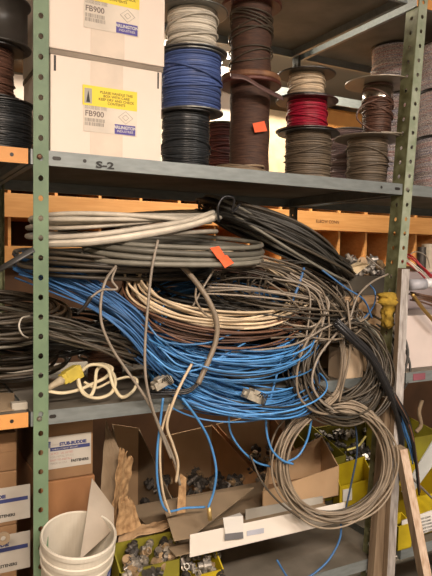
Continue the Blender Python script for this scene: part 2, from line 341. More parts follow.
# ================================================================== EYE-LEVEL SHELF: BOXES
ZD = S2+LIP
def carton(label, x0, x1, y0, y1, z0, z1, warn):
    t = thing('shipping_box', ((x0+x1)/2, (y0+y1)/2, z0), label, 'box')
    b = bevel(MB().box((x0, y0, z0), (x1, y1, z1-.004)).build('carton', white_box, t), .003)
    # lid lip: folded front cover overlaps with darker seams
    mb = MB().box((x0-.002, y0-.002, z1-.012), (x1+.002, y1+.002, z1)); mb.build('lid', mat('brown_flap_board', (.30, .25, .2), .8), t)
    s = x1-x0; h = z1-z0
    MB().box((x0+.008, y0-.0012, z1-.05), (x0+.013, y0-.0002, z1-.014)).build('slot', ink, t); MB().box((x1-.013, y0-.0012, z1-.055), (x1-.009, y0-.0002, z1-.014)).build('slot', ink, t)
    MB().box((x0+s*.34, y0-.0008, z0), (x0+s*.63, y0-.0001, z1-.012)).build('packing_tape', mat('clear_tape', (.76, .65, .54), .55, 0, .05, 20), t)
    U, Z = V(1, 0, 0), V(0, 0, 1); yy = y0-.0016
    lb = MB().box((x0+s*.28, yy, z0+h*.24), (x0+s*.76, y0-.0009, z0+h*.58)).build('shipping_label', mat('label_cream', (.80, .72, .62), .6), t)
    if warn:
        w_ = MB().box((x0+s*.27, yy-.0006, z0+h*.50), (x0+s*.76, yy, z0+h*.70)).build('warning_label', yellow_l, t)
        MB().box((x0+s*.285, yy-.0009, z0+h*.52), (x0+s*.35, yy-.0006, z0+h*.67)).build('warning_pictogram_panel', paper_g, w_)
        mb = MB(); mb.add([V(x0+s*.30, yy-.0012, z0+h*.53), V(x0+s*.335, yy-.0012, z0+h*.53), V(x0+s*.318, yy-.0012, z0+h*.65)], [(0, 1, 2)]); mb.build('warning_pictogram', ink, w_)
        for i, zz in enumerate((.655, .62, .585, .55)):
            text(('PLEASE HANDLE THIS', 'BOX WITH CARE', 'KEEP DRY AND CHECK', 'CONTENTS')[i], .0088, mat('dark_yellow_ink', (.25, .17, .02), .6), w_, V(x0+s*.57, yy-.0008, z0+h*(zz-.02)), U, Z, align='CENTER', bold=.0002)
    text('FB900', .019, mat('brown_grey_ink', (.22, .17, .15), .6), lb, V(x0+s*.29, yy-.0003, z0+h*.395), U, Z, bold=.0003)
    mb = MB()
    for r in range(2):
        xx = x0+s*.29
        while xx < x0+s*.455:
            w2 = random.choice((.0012, .002, .003)); mb.box((xx, yy-.0004, z0+h*(.30+r*.04)), (xx+w2, yy-.0001, z0+h*(.335+r*.04))); xx += w2+random.choice((.0012, .002))
    mb.build('barcode', inkg, lb)
    MB().box((x0+s*.555, yy-.0006, z0+h*.245), (x0+s*.745, yy, z0+h*.345)).build('brand_panel', violet, lb)
    text('ARLINGTON', .0105, paper, lb, V(x0+s*.65, yy-.0009, z0+h*.30), U, Z, align='CENTER', bold=.0003)
    text('INDUSTRIES', .008, paper, lb, V(x0+s*.65, yy-.0009, z0+h*.265), U, Z, align='CENTER')
    mb = MB(); cx, cz = x0+s*.655, z0+h*.42; q = .012    # small line drawing of a fixture box
    for p, r in (((-1.6, 0), (0, 1.3)), ((0, 1.3), (1.6, 0)), ((1.6, 0), (0, -1.3)), ((0, -1.3), (-1.6, 0)), ((-.7, 0), (0, .6)), ((0, .6), (.7, 0)), ((.7, 0), (0, -.6)), ((0, -.6), (-.7, 0))):
        mb.tube([V(cx+p[0]*q, yy-.0004, cz+p[1]*q), V(cx+r[0]*q, yy-.0004, cz+r[1]*q)], .0006, 4)
    mb.build('line_drawing', inkg, lb)
    for zz in (.485, .465): text('FIXTURE BOX  STEEL', .006, inkg, lb, V(x0+s*.29, yy-.0003, z0+h*zz), U, Z)
    return t
ztopA = at(100, 57, .02).z
carton('lower white carton marked FB900 with a yellow warning label', .052, .338, .02, .34, ZD, ztopA, True)
carton('upper white carton marked FB900, stacked on the other and cut off at the top', .048, .343, .016, .33, ztopA+.001, ztopA+.26, True)

# ================================================================== SPOOLS
def spool(label, cx, Y, z0, z1, rw, rf, mats, flange_m, fl=(1, 1), turns=12, tilt=0, group=None, wr=None, strands=2, cat='spool'):
    """upright wire spool between heights z0, z1; radii in metres"""
    c = at(cx, 200, Y); c.z = z0; H = z1-z0
    t = thing('wire_spool', (c.x, Y, z0), label, cat, group)
    c = V(c.x, Y, z0); th = .005
    for k, zz in ((0, 0), (1, H-th)):
        if fl[k]:
            MB().lathe([(.012, zz), (rf-.003, zz), (rf, zz+.0012), (rf, zz+th-.0012), (rf-.003, zz+th), (.012, zz+th), (.012, zz)], c, 44).build('flange', flange_m, t, smooth=False)
    mb = MB(); wr = wr or (H-2*th)/turns/3.4
    n = max(3, int((H-2*th)/(wr*1.75)))
    mb.lathe([(rw-wr*1.2, th), (rw-wr*1.2, H-th)], c, 32)
    for i in range(n):
        zz = th+wr+(H-2*th-2*wr)*i/max(1, n-1); a0 = R_(0, 6); tl = R_(-.05, .05); dr = R_(-wr*.5, wr*.3)
        pts = [c+V((rw-wr+dr)*math.cos(a), (rw-wr+dr)*math.sin(a), zz+math.sin(a+a0)*rw*tl) for a in [2*PI*j/36 for j in range(36)]]
        mb.tube(pts, wr, 5, random.randrange(len(mats)), closed=True)
    for i in range(strands):                       # slack crossing turns
        a0 = R_(0, 6); am = R_(.05, .18)*H; zz = R_(.3, .7)*H
        pts = [c+V((rw+wr*.6)*math.cos(a), (rw+wr*.6)*math.sin(a), min(H-th-wr, max(th+wr, zz+math.sin(a+a0)*am))) for a in [2*PI*j/36 for j in range(36)]]
        mb.tube(pts, wr*.9, 5, 0, closed=True)
    mb.build('wire_winding', mats, t, smooth=True)
    MB().lathe([(.012, 0), (.012, H), (.008, H), (.008, 0)], c, 16).build('core', flange_m, t)
    return t
def pz(x, y, Y): return at(x, y, Y).z
def rad(x, y, Y, px): return px*(CAMLOC-at(x, y, Y)).dot(-(RM @ V(0, 1, 0)))/F
# left-centre stack
Ya = .13
z1 = pz(190, 115, Ya); z2 = pz(190, 56, Ya); z3 = pz(190, 12, Ya)
spool('black wire spool at the bottom of the stack beside the white cartons', 185, Ya, ZD, z1, rad(190, 140, Ya, 24), rad(190, 140, Ya, 30), c_wirek, black_pl, turns=15)
spool('blue wire spool in the middle of the stack beside the white cartons', 190, Ya, z1+.001, z2, rad(190, 80, Ya, 30), rad(190, 80, Ya, 32.5), c_wireb, grey_fl, turns=13)
spool('white wire spool with a steel flange on top of the blue wire spool', 190, Ya, z2+.001, z3, rad(190, 30, Ya, 25), rad(190, 30, Ya, 36), c_wirew, grey_fl, turns=9)
# red spool behind
spool('dark red wire spool half hidden behind the rusty brown spool', 221, .40, ZD, pz(220, 124, .40), .055, .062, c_wiremr, mat('olive_flange', (.2, .2, .13), .5), turns=12)
# tall rusty spools
Yb = .16
def tall_spool(label, cx, z0, z1, rw, rf, top_fl, bot_fl, dx=0, loops=0):
    c = V(at(cx, 100, Yb).x, Yb, z0); H = z1-z0
    t = thing('wire_spool', c, label, 'spool')
    mb = MB(); n = int(H/.003); prof = []
    for i in range(n+1):
        zz = H*i/n; prof.append((rw*(1+.02*math.sin(zz*60))+(.0011 if i % 2 else 0), zz))
    mb.lathe(prof, c, 40); mb.build('wire_winding', rustw, t, smooth=True)
    if bot_fl: MB().lathe([(0, 0), (rf*.97, 0), (rf, .004), (rf, .014), (rf*.97, .018), (0, .018)], c+V(0, 0, -.001), 44).build('flange', rust_fl, t)
    if top_fl: MB().lathe([(0, 0), (rf*.97, 0), (rf, .003), (rf, .009), (rf*.97, .012), (0, .012)], c+V(0, 0, H-.011), 44).build('flange', mat('dark_red_steel', (.12, .035, .025), .5, .2), t)
    if loops:
        mb = MB()
        for i in range(loops):
            zz = H*R_(.15, .85); a0 = R_(0, 6); am = R_(.004, .03); rr = rw+R_(.002, .006)
            pts = [c+V(rr*math.cos(a)*(1+.04*math.sin(2*a+a0)), rr*math.sin(a), zz+math.sin(a+a0)*am) for a in [2*PI*j/40 for j in range(40)]]
            mb.tube(pts, .0022, 5, 0, closed=True)
        mb.build('loose_wire', [c_olive[0]], t, smooth=True)
    return t
zb = pz(250, 84, Yb)
tsp = tall_spool('tall rusty brown wire spool standing on the shelf with an orange tag', 250, ZD, zb, rad(256, 120, Yb, 19.5), rad(256, 90, Yb, 31), True, False)
tall_spool('tall rusty brown spool wound with loose wire, stacked on the tagged one', 250, zb+.002, pz(250, 5, Yb), rad(250, 30, Yb, 20), rad(250, 90, Yb, 30), True, True, loops=11)
# bent strip tucked under the flange
q = [at(236, 74, Yb-.09), at(283, 96, Yb-.06), at(272, 100, Yb-.05), at(243, 84, Yb-.08)]
tag(MB().tube(smooth_path([at(231, 76, .06), at(245, 78, .05), at(262, 88, .05), at(282, 98, .07)]), .014, 8, 0, flat=.25).build('metal_strip', mat('purple_brown_steel', (.20, .12, .11), .45, .3), smooth=True), 'bent brown metal strip jutting from under the upper rusty spool', 'strip')
pt = at(260, 127, .085); U = V(.95, 0, .3).normalized(); Z = V(-.3, 0, .95).normalized()
ptag = MB().slab([pt-U*.022-Z*.012, pt+U*.022-Z*.016, pt+U*.02+Z*.014, pt-U*.022+Z*.015], V(0, .001, 0)).build('paper_tag', orange_tag)
tag(ptag, 'fluorescent orange paper tag stuck on the lower rusty brown spool', 'tag')
for i, (r_, zz) in enumerate(((.10, .008), (.11, .015), (.095, .02))):
    pass
mb = MB()
for k in range(6):
    cx0 = at(243, 160, .12); rr = R_(.066, .076); a0 = R_(0, 6); pts = []
    for j in range(48):
        a = 2*PI*j/48; pts.append(V(cx0.x+rr*1.05*math.cos(a), .135+rr*math.sin(a), ZD+.004+.004*k*.6+.010*max(0, math.sin(a+a0))))
    mb.tube(pts, .003, 6, k % 3, closed=True)
tag(mb.build('cable_coil', cab('tan_wire', (.30, .22, .14)), smooth=True), 'small tan wire coil lying round the foot of the rusty brown spool', 'cable coil')
# stack of three, black flanges
Yc = .15
za, zb2 = pz(308, 133, Yc), pz(308, 101, Yc)
spool('brown wire spool at the bottom of the black flanged stack', 307, Yc, ZD, za-.001, rad(308, 150, Yc, 23), rad(308, 135, Yc, 31), c_wiretp, black_pl, turns=14)
spool('crimson wire spool between the beige and brown ones', 305, Yc, za, zb2-.001, rad(308, 115, Yc, 20), rad(308, 115, Yc, 31), c_wirer, brown_fl, turns=10)
spool('beige wire spool with black flanges on top of the crimson spool', 304, Yc, zb2, pz(305, 74, Yc), rad(305, 85, Yc, 18), rad(305, 85, Yc, 29), c_wirebg, black_pl, turns=8)
# fourth stack
Yd = .14
zd = pz(367, 138, Yd)
spool('grey brown wire spool under the brown spool near the worn post', 366, Yd, ZD, zd-.001, rad(368, 155, Yd, 20), rad(368, 140, Yd, 33), c_wiretp, mat('taupe_flange', (.2, .16, .12), .45), turns=14)
sp = spool('dark brown wire spool with bright tin hub and wide pale top flange', 375, Yd, zd, pz(370, 82, Yd), rad(368, 110, Yd, 14.5), rad(368, 80, Yd, 33), c_wirebr, mat('pale_flange', (.34, .29, .22), .35, .2), turns=14, strands=6)
for ch in sp.children:
    pass
cpos = at(368, 84, Yd)
MB().lathe([(rad(368, 84, Yd, 15.2), 0), (rad(368, 84, Yd, 15.2), .04), (rad(368, 84, Yd, 10), .04)], V(sp.location.x, Yd, pz(370, 99, Yd)), 30).build('tin_hub', chrome, sp, smooth=True)
strand('cable', 'loose brown wire end looping out of the dark brown spool', [(388, 96, .05), (375, 100, .04), (362, 106, .05), (357, 118, .06), (368, 128, .05), (380, 132, .05), (384, 137, .07)], .003, c_wirebr)
# spools behind
spool('lilac grey wire spool behind the brown and grey brown stacks', 345, .36, ZD, pz(345, 131, .36), .075, .08, c_lwire, mat('grey_pl', (.3, .28, .26), .5), turns=16)
spool('pale speckled wire spool behind the post, lower one of the pair', 392, .40, ZD, pz(392, 98, .40), .095, .10, c_wiremx, black_pl, turns=24)
spool('pale speckled wire spool behind the post, upper one of the pair', 392, .40, pz(392, 97, .40), pz(392, 48, .40), .095, .10, c_wiremx, black_pl, turns=18)
# right bay stack of large speckled spools
Yr = .17; zz = [ZD, pz(440, 139, Yr), pz(440, 93, Yr), pz(440, 45, Yr)]
for k, nm in enumerate(('bottom', 'middle', 'top')):
    spool('large speckled grey and red wire spool right of the post, %s of three' % nm, 447, Yr, zz[k]+.0005*k, zz[k+1], rad(440, 100, Yr, 33), rad(440, 100, Yr, 34), c_wiremx, black_pl, turns=26, group='speckled wire spools in the right bay')
# left bay spools
Yl = .16
zl = [ZD, pz(5, 104, Yl), pz(5, 52, Yl)]
spool('black wire spool in the left bay, lowest of the stack', 2, Yl, zl[0], zl[1], rad(5, 130, Yl, 29), rad(5, 130, Yl, 31), c_wirek, black_pl, turns=15)
spool('dark brown wire spool in the left bay below a smooth black drum', -9, Yl, zl[1]+.001, zl[2], rad(5, 130, Yl, 22), rad(5, 130, Yl, 32), c_wirebr, black_pl, turns=12)
c = at(-6, 60, Yl); c.z = zl[2]+.002
t = thing('cable_drum', c, 'smooth black drum on top of the left bay spools with a pale ring mark', 'drum')
MB().lathe([(0, 0), (.088, 0), (.09, .003), (.088, .006), (.08, .007), (.08, .105), (.088, .106), (.088, .112), (0, .112)], c, 44).build('drum_body', mat('satin_black', (.05, .045, .04), .35), t, smooth=True)
tag(bevel(MB().box((.09, .4, ZD), (.33, .6, pz(100, 120, .4))).build('cardboard_box', kraft, None), .002), 'plain brown carton hidden behind the white cartons', 'box')

# ================================================================== HEAP OF CABLE ON THE MIDDLE SHELF
ZM = MID+LIP
# back, dark filler coils
coil('cable_coil', 'wide charcoal cable coil at the back under the pale grey coil', 120, 262, .30, 88, .17, 6, 20, .0045, c_dark, w=.03, h=.022, e=.08)
coil('cable_coil', 'charcoal cable coil buried in the middle of the heap', 240, 292, .24, 86, .19, 16, 26, .0042, c_mixed, w=.035, h=.03, e=.09)
coil('cable_coil', 'charcoal cable coil at the very back of the heap near the rear post', 200, 335, .42, 100, .14, 5, 22, .005, c_dark, w=.03, h=.05, e=.08)
coil('cable_coil', 'dark cable coil slumped behind the blue coils', 240, 320, .34, 105, .15, 20, 24, .005, c_dark, w=.04, h=.05, e=.08)
coil('cable_coil', 'thick black cable coil sloping down to the right on top of the heap', 276, 240, .26, 62, .20, 10, 32, .0045, c_mixed, w=.035, h=.022, roll=22, e=.10)
bundle('cable_bundle', 'black cables draped over the top right of the heap', [(216, 207, .2), (245, 212, .12), (290, 226, .06), (322, 246, .04), (338, 266, .06)], 20, .03, .0042, c_mixed, wob=.3)
coil('cable_coil', 'thick pale grey cable coil lying on top at the left', 128, 225, .22, 91, .17, 2, 7, .0068, c_pale, w=.014, h=.026, e=.09, roll=-4)
bundle('cable_bundle', 'pale grey cable ends fanned along the front top of the heap', [(44, 242, .10), (90, 240, .03), (140, 233, .01), (185, 225, .04), (214, 216, .08)], 4, .014, .0072, c_pale, wob=.25)
coil('cable_coil', 'thick grey cable coil with an orange tag round it', 178, 248, .11, 82, .15, 8, 6, .0075, c_grey, w=.012, h=.026, e=.03)
coil('cable_coil', 'dark grey cable coil just below the tagged grey coil', 120, 262, .20, 84, .16, 4, 9, .0055, c_olive+c_dark, w=.016, h=.03, e=.12)
# orange tag wrap
q = [at(213, 246, -.02), at(220, 243, -.02), at(233, 262, -.02), at(225, 267, -.02)]
tg = MB()
for (a1, b1, c1, d1) in (((210, 248), (219, 246), (226, 257), (218, 259)), ((218, 258), (227, 255), (234, 263), (225, 268))):
    tg.slab([at(*a1, -.062), at(*b1, -.062), at(*c1, -.060), at(*d1, -.064)], V(0, .0015, 0))
tag(tg.build('paper_tag', orange_tag), 'fluorescent orange tag taped round the thick grey cable coil', 'tag')
# beige thin strands on the right
coil('cable_coil', 'thin taupe grey cable coil spread across the right of the heap', 285, 293, .14, 66, .17, 20, 24, .0028, c_olive+c_tan+[c_dark[0]], w=.045, h=.03, e=.16, yaw=8)
coil('cable_coil', 'tangled beige grey cable loops above the ring of olive cable', 308, 300, .07, 44, .13, 38, 9, .0028, c_beige+c_tan, w=.05, h=.02, e=.2, yaw=5)
bundle('cable_bundle', 'grey cables running from under the orange tag to the right', [(205, 285, .05), (240, 284, .0), (285, 290, -.02), (330, 300, .0), (350, 315, .03)], 6, .03, .0028, c_beige+c_olive, wob=.8)
bundle('cable_bundle', 'taupe cables fanned over the right shoulder of the heap', [(225, 262, .06), (262, 266, .02), (300, 282, -.01), (332, 310, -.02), (346, 345, .0)], 14, .04, .0028, c_olive+c_tan+[c_grey[0]], wob=.6)
# cream and brown
coil('cable_coil', 'cream cable coil arching across the middle of the heap', 222, 286, .07, 80, .16, 38, 10, .0034, c_cream, w=.02, h=.014, e=.10)
coil('cable_coil', 'brown cable coil just below the cream one', 222, 298, .09, 84, .17, 36, 17, .0026, c_brown+[c_dark[0]], w=.022, h=.02, e=.10)
# blue
coil('cable_coil', 'bright blue cable coil sagging in the centre of the heap', 228, 326, .09, 74, .18, 30, 40, .0024, c_blue+[c_dblue[1], c_dark[0]], w=.034, h=.03, e=.12)
coil('cable_coil', 'bright blue cable coil spilling over the shelf edge', 238, 371, .08, 66, .17, 22, 38, .0024, c_blue+[c_dblue[1], c_dark[0]], w=.036, h=.03, e=.12, roll=4)
bundle('cable_bundle', 'blue cables crossing the shelf edge under the main blue coil', [(150, 345, .06), (180, 368, .0), (225, 388, -.03), (275, 400, -.04), (300, 398, -.03), (312, 385, .02)], 34, .032, .0025, c_blue, wob=.6)
bundle('cable_bundle', 'blue cables sweeping in from behind the green post', [(20, 262, .20), (55, 277, .14), (95, 296, .08), (130, 322, .04), (155, 352, .03), (175, 372, .05)], 46, .038, .0023, c_dblue, wob=.5)
bundle('cable_bundle', 'dull blue cables fanned behind the grey strand on the left', [(120, 325, .12), (140, 345, .08), (170, 355, .05), (210, 352, .05), (250, 350, .06)], 24, .05, .0023, c_dblue, wob=.8)
# grey strands left
bundle('cable_bundle', 'grey cables running level behind the green post', [(-40, 322, .20), (20, 318, .12), (60, 322, .08), (100, 335, .06), (140, 350, .06)], 11, .034, .0036, c_olive+[c_grey[0], c_tan[0]], wob=.8)
bundle('cable_bundle', 'lower grey cables sagging level behind the green post', [(-40, 300, .22), (0, 325, .14), (45, 332, .10), (90, 340, .08), (135, 346, .08), (160, 345, .10)], 9, .026, .004, c_grey+c_dark, wob=.9)
coil('cable_coil', 'dusty grey cable coil lying in the left bay', -8, 315, .26, 70, .18, 10, 16, .0045, c_olive+[c_grey[0]], w=.03, h=.03, e=.1)
coil('cable_coil', 'dark brown cable coil lying low in the left bay', -5, 350, .34, 66, .16, 6, 18, .005, c_olive, w=.03, h=.03, e=.1)
coil('cable_coil', 'dark cable coil on the shelf behind the white cord', 55, 330, .38, 60, .14, 6, 16, .005, c_dark, w=.03, h=.05, e=.1)
# olive ring and big hanging ring
coil('cable_coil', 'olive brown cable ring hanging round a pale carton', 342, 368, -.045, 38, .125, 78, 40, .0031, c_olive+[c_dark[0]], w=.03, h=.024, e=.11)
coil('cable_coil', 'dark olive cable ring behind the other ring', 352, 355, .06, 44, .13, 70, 20, .0045, c_dark+[c_olive[0]], w=.028, h=.02, e=.1)
coil('cable_coil', 'large taupe cable ring hanging down in front of the lower shelf', 335, 461, -.075, 46, .166, 84, 20, .0031, c_tan+[c_olive[0]], w=.017, h=.014, e=.09, seg=80, yaw=-14, tail=[(388, 450, -.08), (392, 478, -.08), (384, 500, -.07)])
bundle('cable_bundle', 'tie of taupe cables at the top of the large ring', [(340, 330, -.03), (343, 360, -.06), (338, 390, -.07), (325, 404, -.085)], 5, .01, .0036, c_tan, wob=.5)
# black coax
bundle('cable_bundle', 'thick black cables curving down to the right over the olive ring', [(336, 322, -.08), (352, 337, -.10), (372, 358, -.11), (386, 385, -.10), (397, 412, -.07), (402, 440, -.06), (399, 470, -.05), (394, 500, -.04)], 6, .012, .0052, c_blk, wob=.25)
bundle('cable_bundle', 'black and brown cables hanging in front of the weathered board', [(380, 372, -.06), (395, 398, -.07), (408, 425, -.07), (414, 455, -.06), (418, 490, -.04)], 5, .014, .0035, c_blk+[c_brown[0]], wob=.4)
bundle('cable_bundle', 'thin grey cables falling in front of the worn post', [(360, 322, .0), (375, 340, -.01), (386, 365, -.02), (393, 400, -.02)], 10, .02, .003, c_grey+[c_dark[0]], wob=.5)
bundle('cable_bundle', 'short blue cables hanging beside the pale stick', [(400, 412, -.065), (405, 430, -.065), (411, 448, -.06), (414, 462, -.055)], 4, .008, .003, c_dblue, wob=.4)
# loose strands
G = lambda c: c[0]
strand('cable', 'long grey cable hanging from the tagged coil past the shelf edge', [(158, 240, -.03), (152, 268, -.04), (148, 305, -.05), (145, 345, -.06), (146, 380, -.07), (153, 410, -.07), (163, 438, -.06), (171, 458, -.05)], .0036, G(c_beige))
strand('cable', 'grey cable looping down from the left to the lower boxes', [(116, 266, .0), (106, 280, -.02), (101, 300, -.03), (102, 325, -.04), (113, 350, -.04), (128, 372, -.05), (148, 402, -.06), (162, 432, -.05), (174, 460, -.04), (180, 485, -.03)], .0036, G(c_beige))
LK = strand('cable', 'thin grey cable curling from a small black plug at the left', [(116, 268, .0), (112, 280, -.02), (117, 289, -.03), (102, 290, -.03), (90, 298, -.03)], .003, G(c_beige))
MB().tube(smooth_path([at(91, 297, -.03), at(85, 306, -.028), at(77, 314, -.02)]), lambda t: .006-.0028*t, 8).build('plug_connector', black_pl, LK, smooth=True)
strand('cable', 'thick grey cable curving over the blue coils to a cut end', [(178, 262, .02), (192, 277, -.02), (206, 296, -.05), (216, 318, -.065), (216, 340, -.07), (208, 362, -.075), (198, 384, -.08)], .0075, G(c_tan))
bundle('cable_bundle', 'frayed black inner wires of the thick grey cut cable', [(199, 383, -.08), (188, 391, -.075), (170, 392, -.06), (150, 392, -.05)], 6, .006, .0024, c_blk+[c_tan[0]], wob=.6)
strand('cable', 'thin grey strand crossing the dark coils in the centre', [(214, 270, -.01), (204, 286, -.03), (193, 306, -.04)], .0028, G(c_beige))
strand('cable', 'short grey strand curving beside the thick grey cable', [(196, 288, -.03), (196, 300, -.045), (203, 312, -.05), (214, 320, -.05)], .003, G(c_tan))
strand('cable', 'white cable crossing the blue coil to the lower boxes', [(193, 362, -.07), (184, 378, -.075), (174, 400, -.075), (167, 425, -.06), (173, 445, -.05), (178, 463, -.045), (176, 482, -.035)], .0038, G(c_cream))
strand('cable', 'white cable running down beside the blue one to the tray', [(170, 404, -.06), (162, 430, -.05), (160, 460, -.04), (163, 492, -.03), (170, 514, -.02)], .0032, G(c_cream))
strand('cable', 'blue cable dropping from the heap to the lower cardboard bins', [(163, 398, -.05), (160, 425, -.045), (157, 455, -.04), (158, 485, -.03), (166, 510, -.02), (185, 508, .0), (205, 507, .0)], .0032, G(c_blue))
LS = strand('cable', 'blue cable arching down to a brass ended plug', [(182, 398, -.06), (197, 418, -.06), (209, 440, -.05), (216, 468, -.045), (214, 490, -.04), (208, 508, -.04)], .0034, G(c_blue))
MB().tube([at(209, 507, -.04), at(210, 520, -.04)], .006, 10).build('plug_connector', mat('brass_tip', (.6, .42, .16), .4, .5), LS, smooth=True)
strand('cable', 'blue cable falling from the coil into the big ring', [(229, 408, -.04), (230, 430, -.03), (240, 448, -.02), (256, 462, -.01), (272, 467, .0)], .003, G(c_blue))
strand('cable', 'blue cable looping through the left side of the big ring', [(269, 395, -.055), (266, 425, -.06), (271, 448, -.06), (282, 460, -.06), (293, 464, -.06)], .0032, G(c_blue))
strand('cable', 'blue cable curving inside the big ring from its top', [(312, 418, -.05), (307, 440, -.045), (298, 456, -.045), (284, 463, -.05)], .0032, G(c_blue))
strand('cable', 'blue cable hanging across the centre of the blue coils', [(285, 345, -.05), (278, 370, -.06), (270, 400, -.065)], .0032, G(c_blue))
strand('cable', 'short blue cable lying over the taupe cables', [(304, 268, -.02), (299, 284, -.03), (292, 302, -.035)], .004, G(c_dblue))
strand('cable', 'blue cable trailing below the large ring to the bottom edge', [(341, 518, -.085), (340, 538, -.08), (330, 558, -.08), (316, 572, -.08), (300, 582, -.08)], .0032, G(c_dblue))
strand('cable', 'thin grey blue cable end poking up at the bottom edge', [(277, 560, -.05), (284, 572, -.05), (292, 584, -.05)], .003, G(c_dblue))
strand('cable', 'dark blue cable hanging straight through the big ring', [(346, 402, -.04), (355, 425, -.045), (357, 452, -.045), (352, 480, -.05), (345, 512, -.06)], .003, mat('ink_blue_jacket', (.03, .06, .12), .4))
strand('cable', 'short yellow green wire curling inside the big ring', [(347, 450, -.04), (358, 446, -.04), (366, 436, -.05)], .0034, mat('yellow_green_wire', (.5, .45, .14), .5))
strand('cable', 'grey cable looping from the heap down to the top of the ring', [(352, 318, -.06), (335, 335, -.07), (318, 358, -.08), (312, 382, -.09), (320, 400, -.1), (333, 410, -.1)], .0036, G(c_beige))
strand('cable', 'grey cable bowing out left of the olive ring', [(322, 318, -.06), (305, 345, -.075), (297, 372, -.08), (299, 396, -.09), (312, 410, -.1), (328, 415, -.1)], .0036, G(c_tan))
strand('cable', 'taupe cable hanging in front of the pale carton', [(347, 300, -.06), (350, 330, -.08), (349, 358, -.085), (343, 385, -.085), (339, 402, -.085)], .0036, G(c_tan))
strand('cable', 'long grey strand sweeping across the blue coil to the right', [(225, 352, -.05), (260, 350, -.07), (295, 344, -.075), (325, 328, -.07), (345, 318, -.06)], .003, G(c_beige))
strand('cable', 'dark brown strand crossing the lower left of the ring', [(250, 455, -.02), (262, 482, -.05), (280, 503, -.07), (300, 518, -.08)], .003, G(c_olive))
strand('cable', 'thin blue cable arched over the brown carton', [(322, 270, .0), (346, 288, -.02), (364, 300, -.02), (372, 318, -.01)], .0028, G(c_dblue))
strand('cable', 'grey cable arched up toward the worn post', [(350, 318, -.04), (358, 296, -.03), (372, 282, -.01), (388, 274, .0)], .0032, G(c_beige))
strand('cable', 'small blue cable curl on the brown carton', [(353, 325, .02), (364, 318, .0), (374, 305, .01), (375, 292, .02), (370, 285, .04)], .0026, G(c_dblue))
for k in range(5):
    x0 = 130+R_(0, 40); y0 = 322+R_(0, 35)
    strand('cable', 'stray blue strand over the left of the blue coils', [(x0, y0, -.03), (x0+R_(15, 30), y0+R_(10, 22), -.055), (x0+R_(45, 60), y0+R_(8, 25), -.06), (x0+R_(75, 100), y0+R_(-5, 15), -.05)], .0026, c_blue[k % 3])['group'] = 'stray blue strands'
for k in range(7):
    x0 = 262+R_(0, 40); y0 = 268+R_(0, 15)
    strand('cable', 'stray grey strand looping over the right of the heap', [(x0, y0, -.02), (x0+R_(20, 40), y0+R_(10, 28), -.05), (x0+R_(30, 55), y0+R_(35, 60), -.06), (x0+R_(0, 30), y0+R_(55, 80), -.06)], .0028, (c_beige+c_tan)[k % 6])['group'] = 'stray grey strands'
# black tie at top centre, small ring screw
strand('cable', 'black twist of cable sticking up at the top of the heap', [(219, 222, .06), (218, 207, .05), (224, 197, .05), (234, 199, .05), (232, 212, .06), (240, 204, .07)], .0036, G(c_blk))
# plastic connectors in the blue
def jack(label, px, py, Y, sx, rot):
    t = thing('wall_jack', at(px, py, Y), label, 'connector'); M = Matrix.Rotation(math.radians(rot), 3, 'Y'); c = at(px, py, Y)
    mb = MB()
    for (a, b2) in (((-.5, -.3, -.2), (.3, .3, .2)), ((.25, -.22, -.3), (.5, .22, .12)), ((-.3, -.34, .1), (.05, .2, .32)), ((-.62, -.1, -.1), (-.4, .1, .1))):
        vs = MB().box(Vector(a)*sx, Vector(b2)*sx); mb.add([M @ Vector(v)+c for v in vs.v], vs.f)
    bevel(mb.build('jack_body', mat('dusty_clear_plastic', (.46, .42, .34), .3, 0, .2, 50), t), .0015)
    mb = MB()
    for k in range(4): mb.tube(smooth_path([c+M @ (V(-.1+.15*k, -.35, .1)*sx), c+M @ (V(.1*k, -.5, .3)*sx), c+M @ (V(.25+.05*k, -.4, -.2)*sx)]), .0012, 5)
    mb.build('wire_end', G(c_dark), t, smooth=True)
jack('dusty grey plastic clip lying on the blue cables at the left', 162, 382, -.07, .05, -25)
jack('pale plastic and metal clip lying on the lower blue cables', 254, 397, -.09, .06, 25)
# white extension cord
t = thing('extension_cord', at(88, 395, .05), 'cream extension cord coiled on the shelf beside the green post with a yellow plug', 'extension cord')
P2 = [(47, 391, .03), (62, 393, .035), (78, 390, .04), (92, 384, .05), (106, 377, .06), (112, 368, .07), (100, 364, .09), (84, 368, .08), (78, 380, .05), (84, 394, .02), (98, 398, .0), (112, 392, .02), (115, 378, .05), (106, 366, .08), (97, 370, .07), (95, 386, .04), (90, 396, .02), (82, 390, .03), (79, 376, .05), (90, 365, .07), (107, 368, .05), (113, 385, .03), (122, 397, .0), (133, 391, .03), (137, 380, .05), (128, 377, .07), (112, 381, .06), (96, 388, .05), (84, 382, .05)]
def clampz(v, z): v = v.copy(); v.z = max(v.z, z); return v
pts = [clampz(at(*p), ZM+.0045) for p in P2]
MB().tube(smooth_path(pts, 8), .0046, 8, 0, flat=.75).build('cord', c_ecru[0], t, smooth=True)
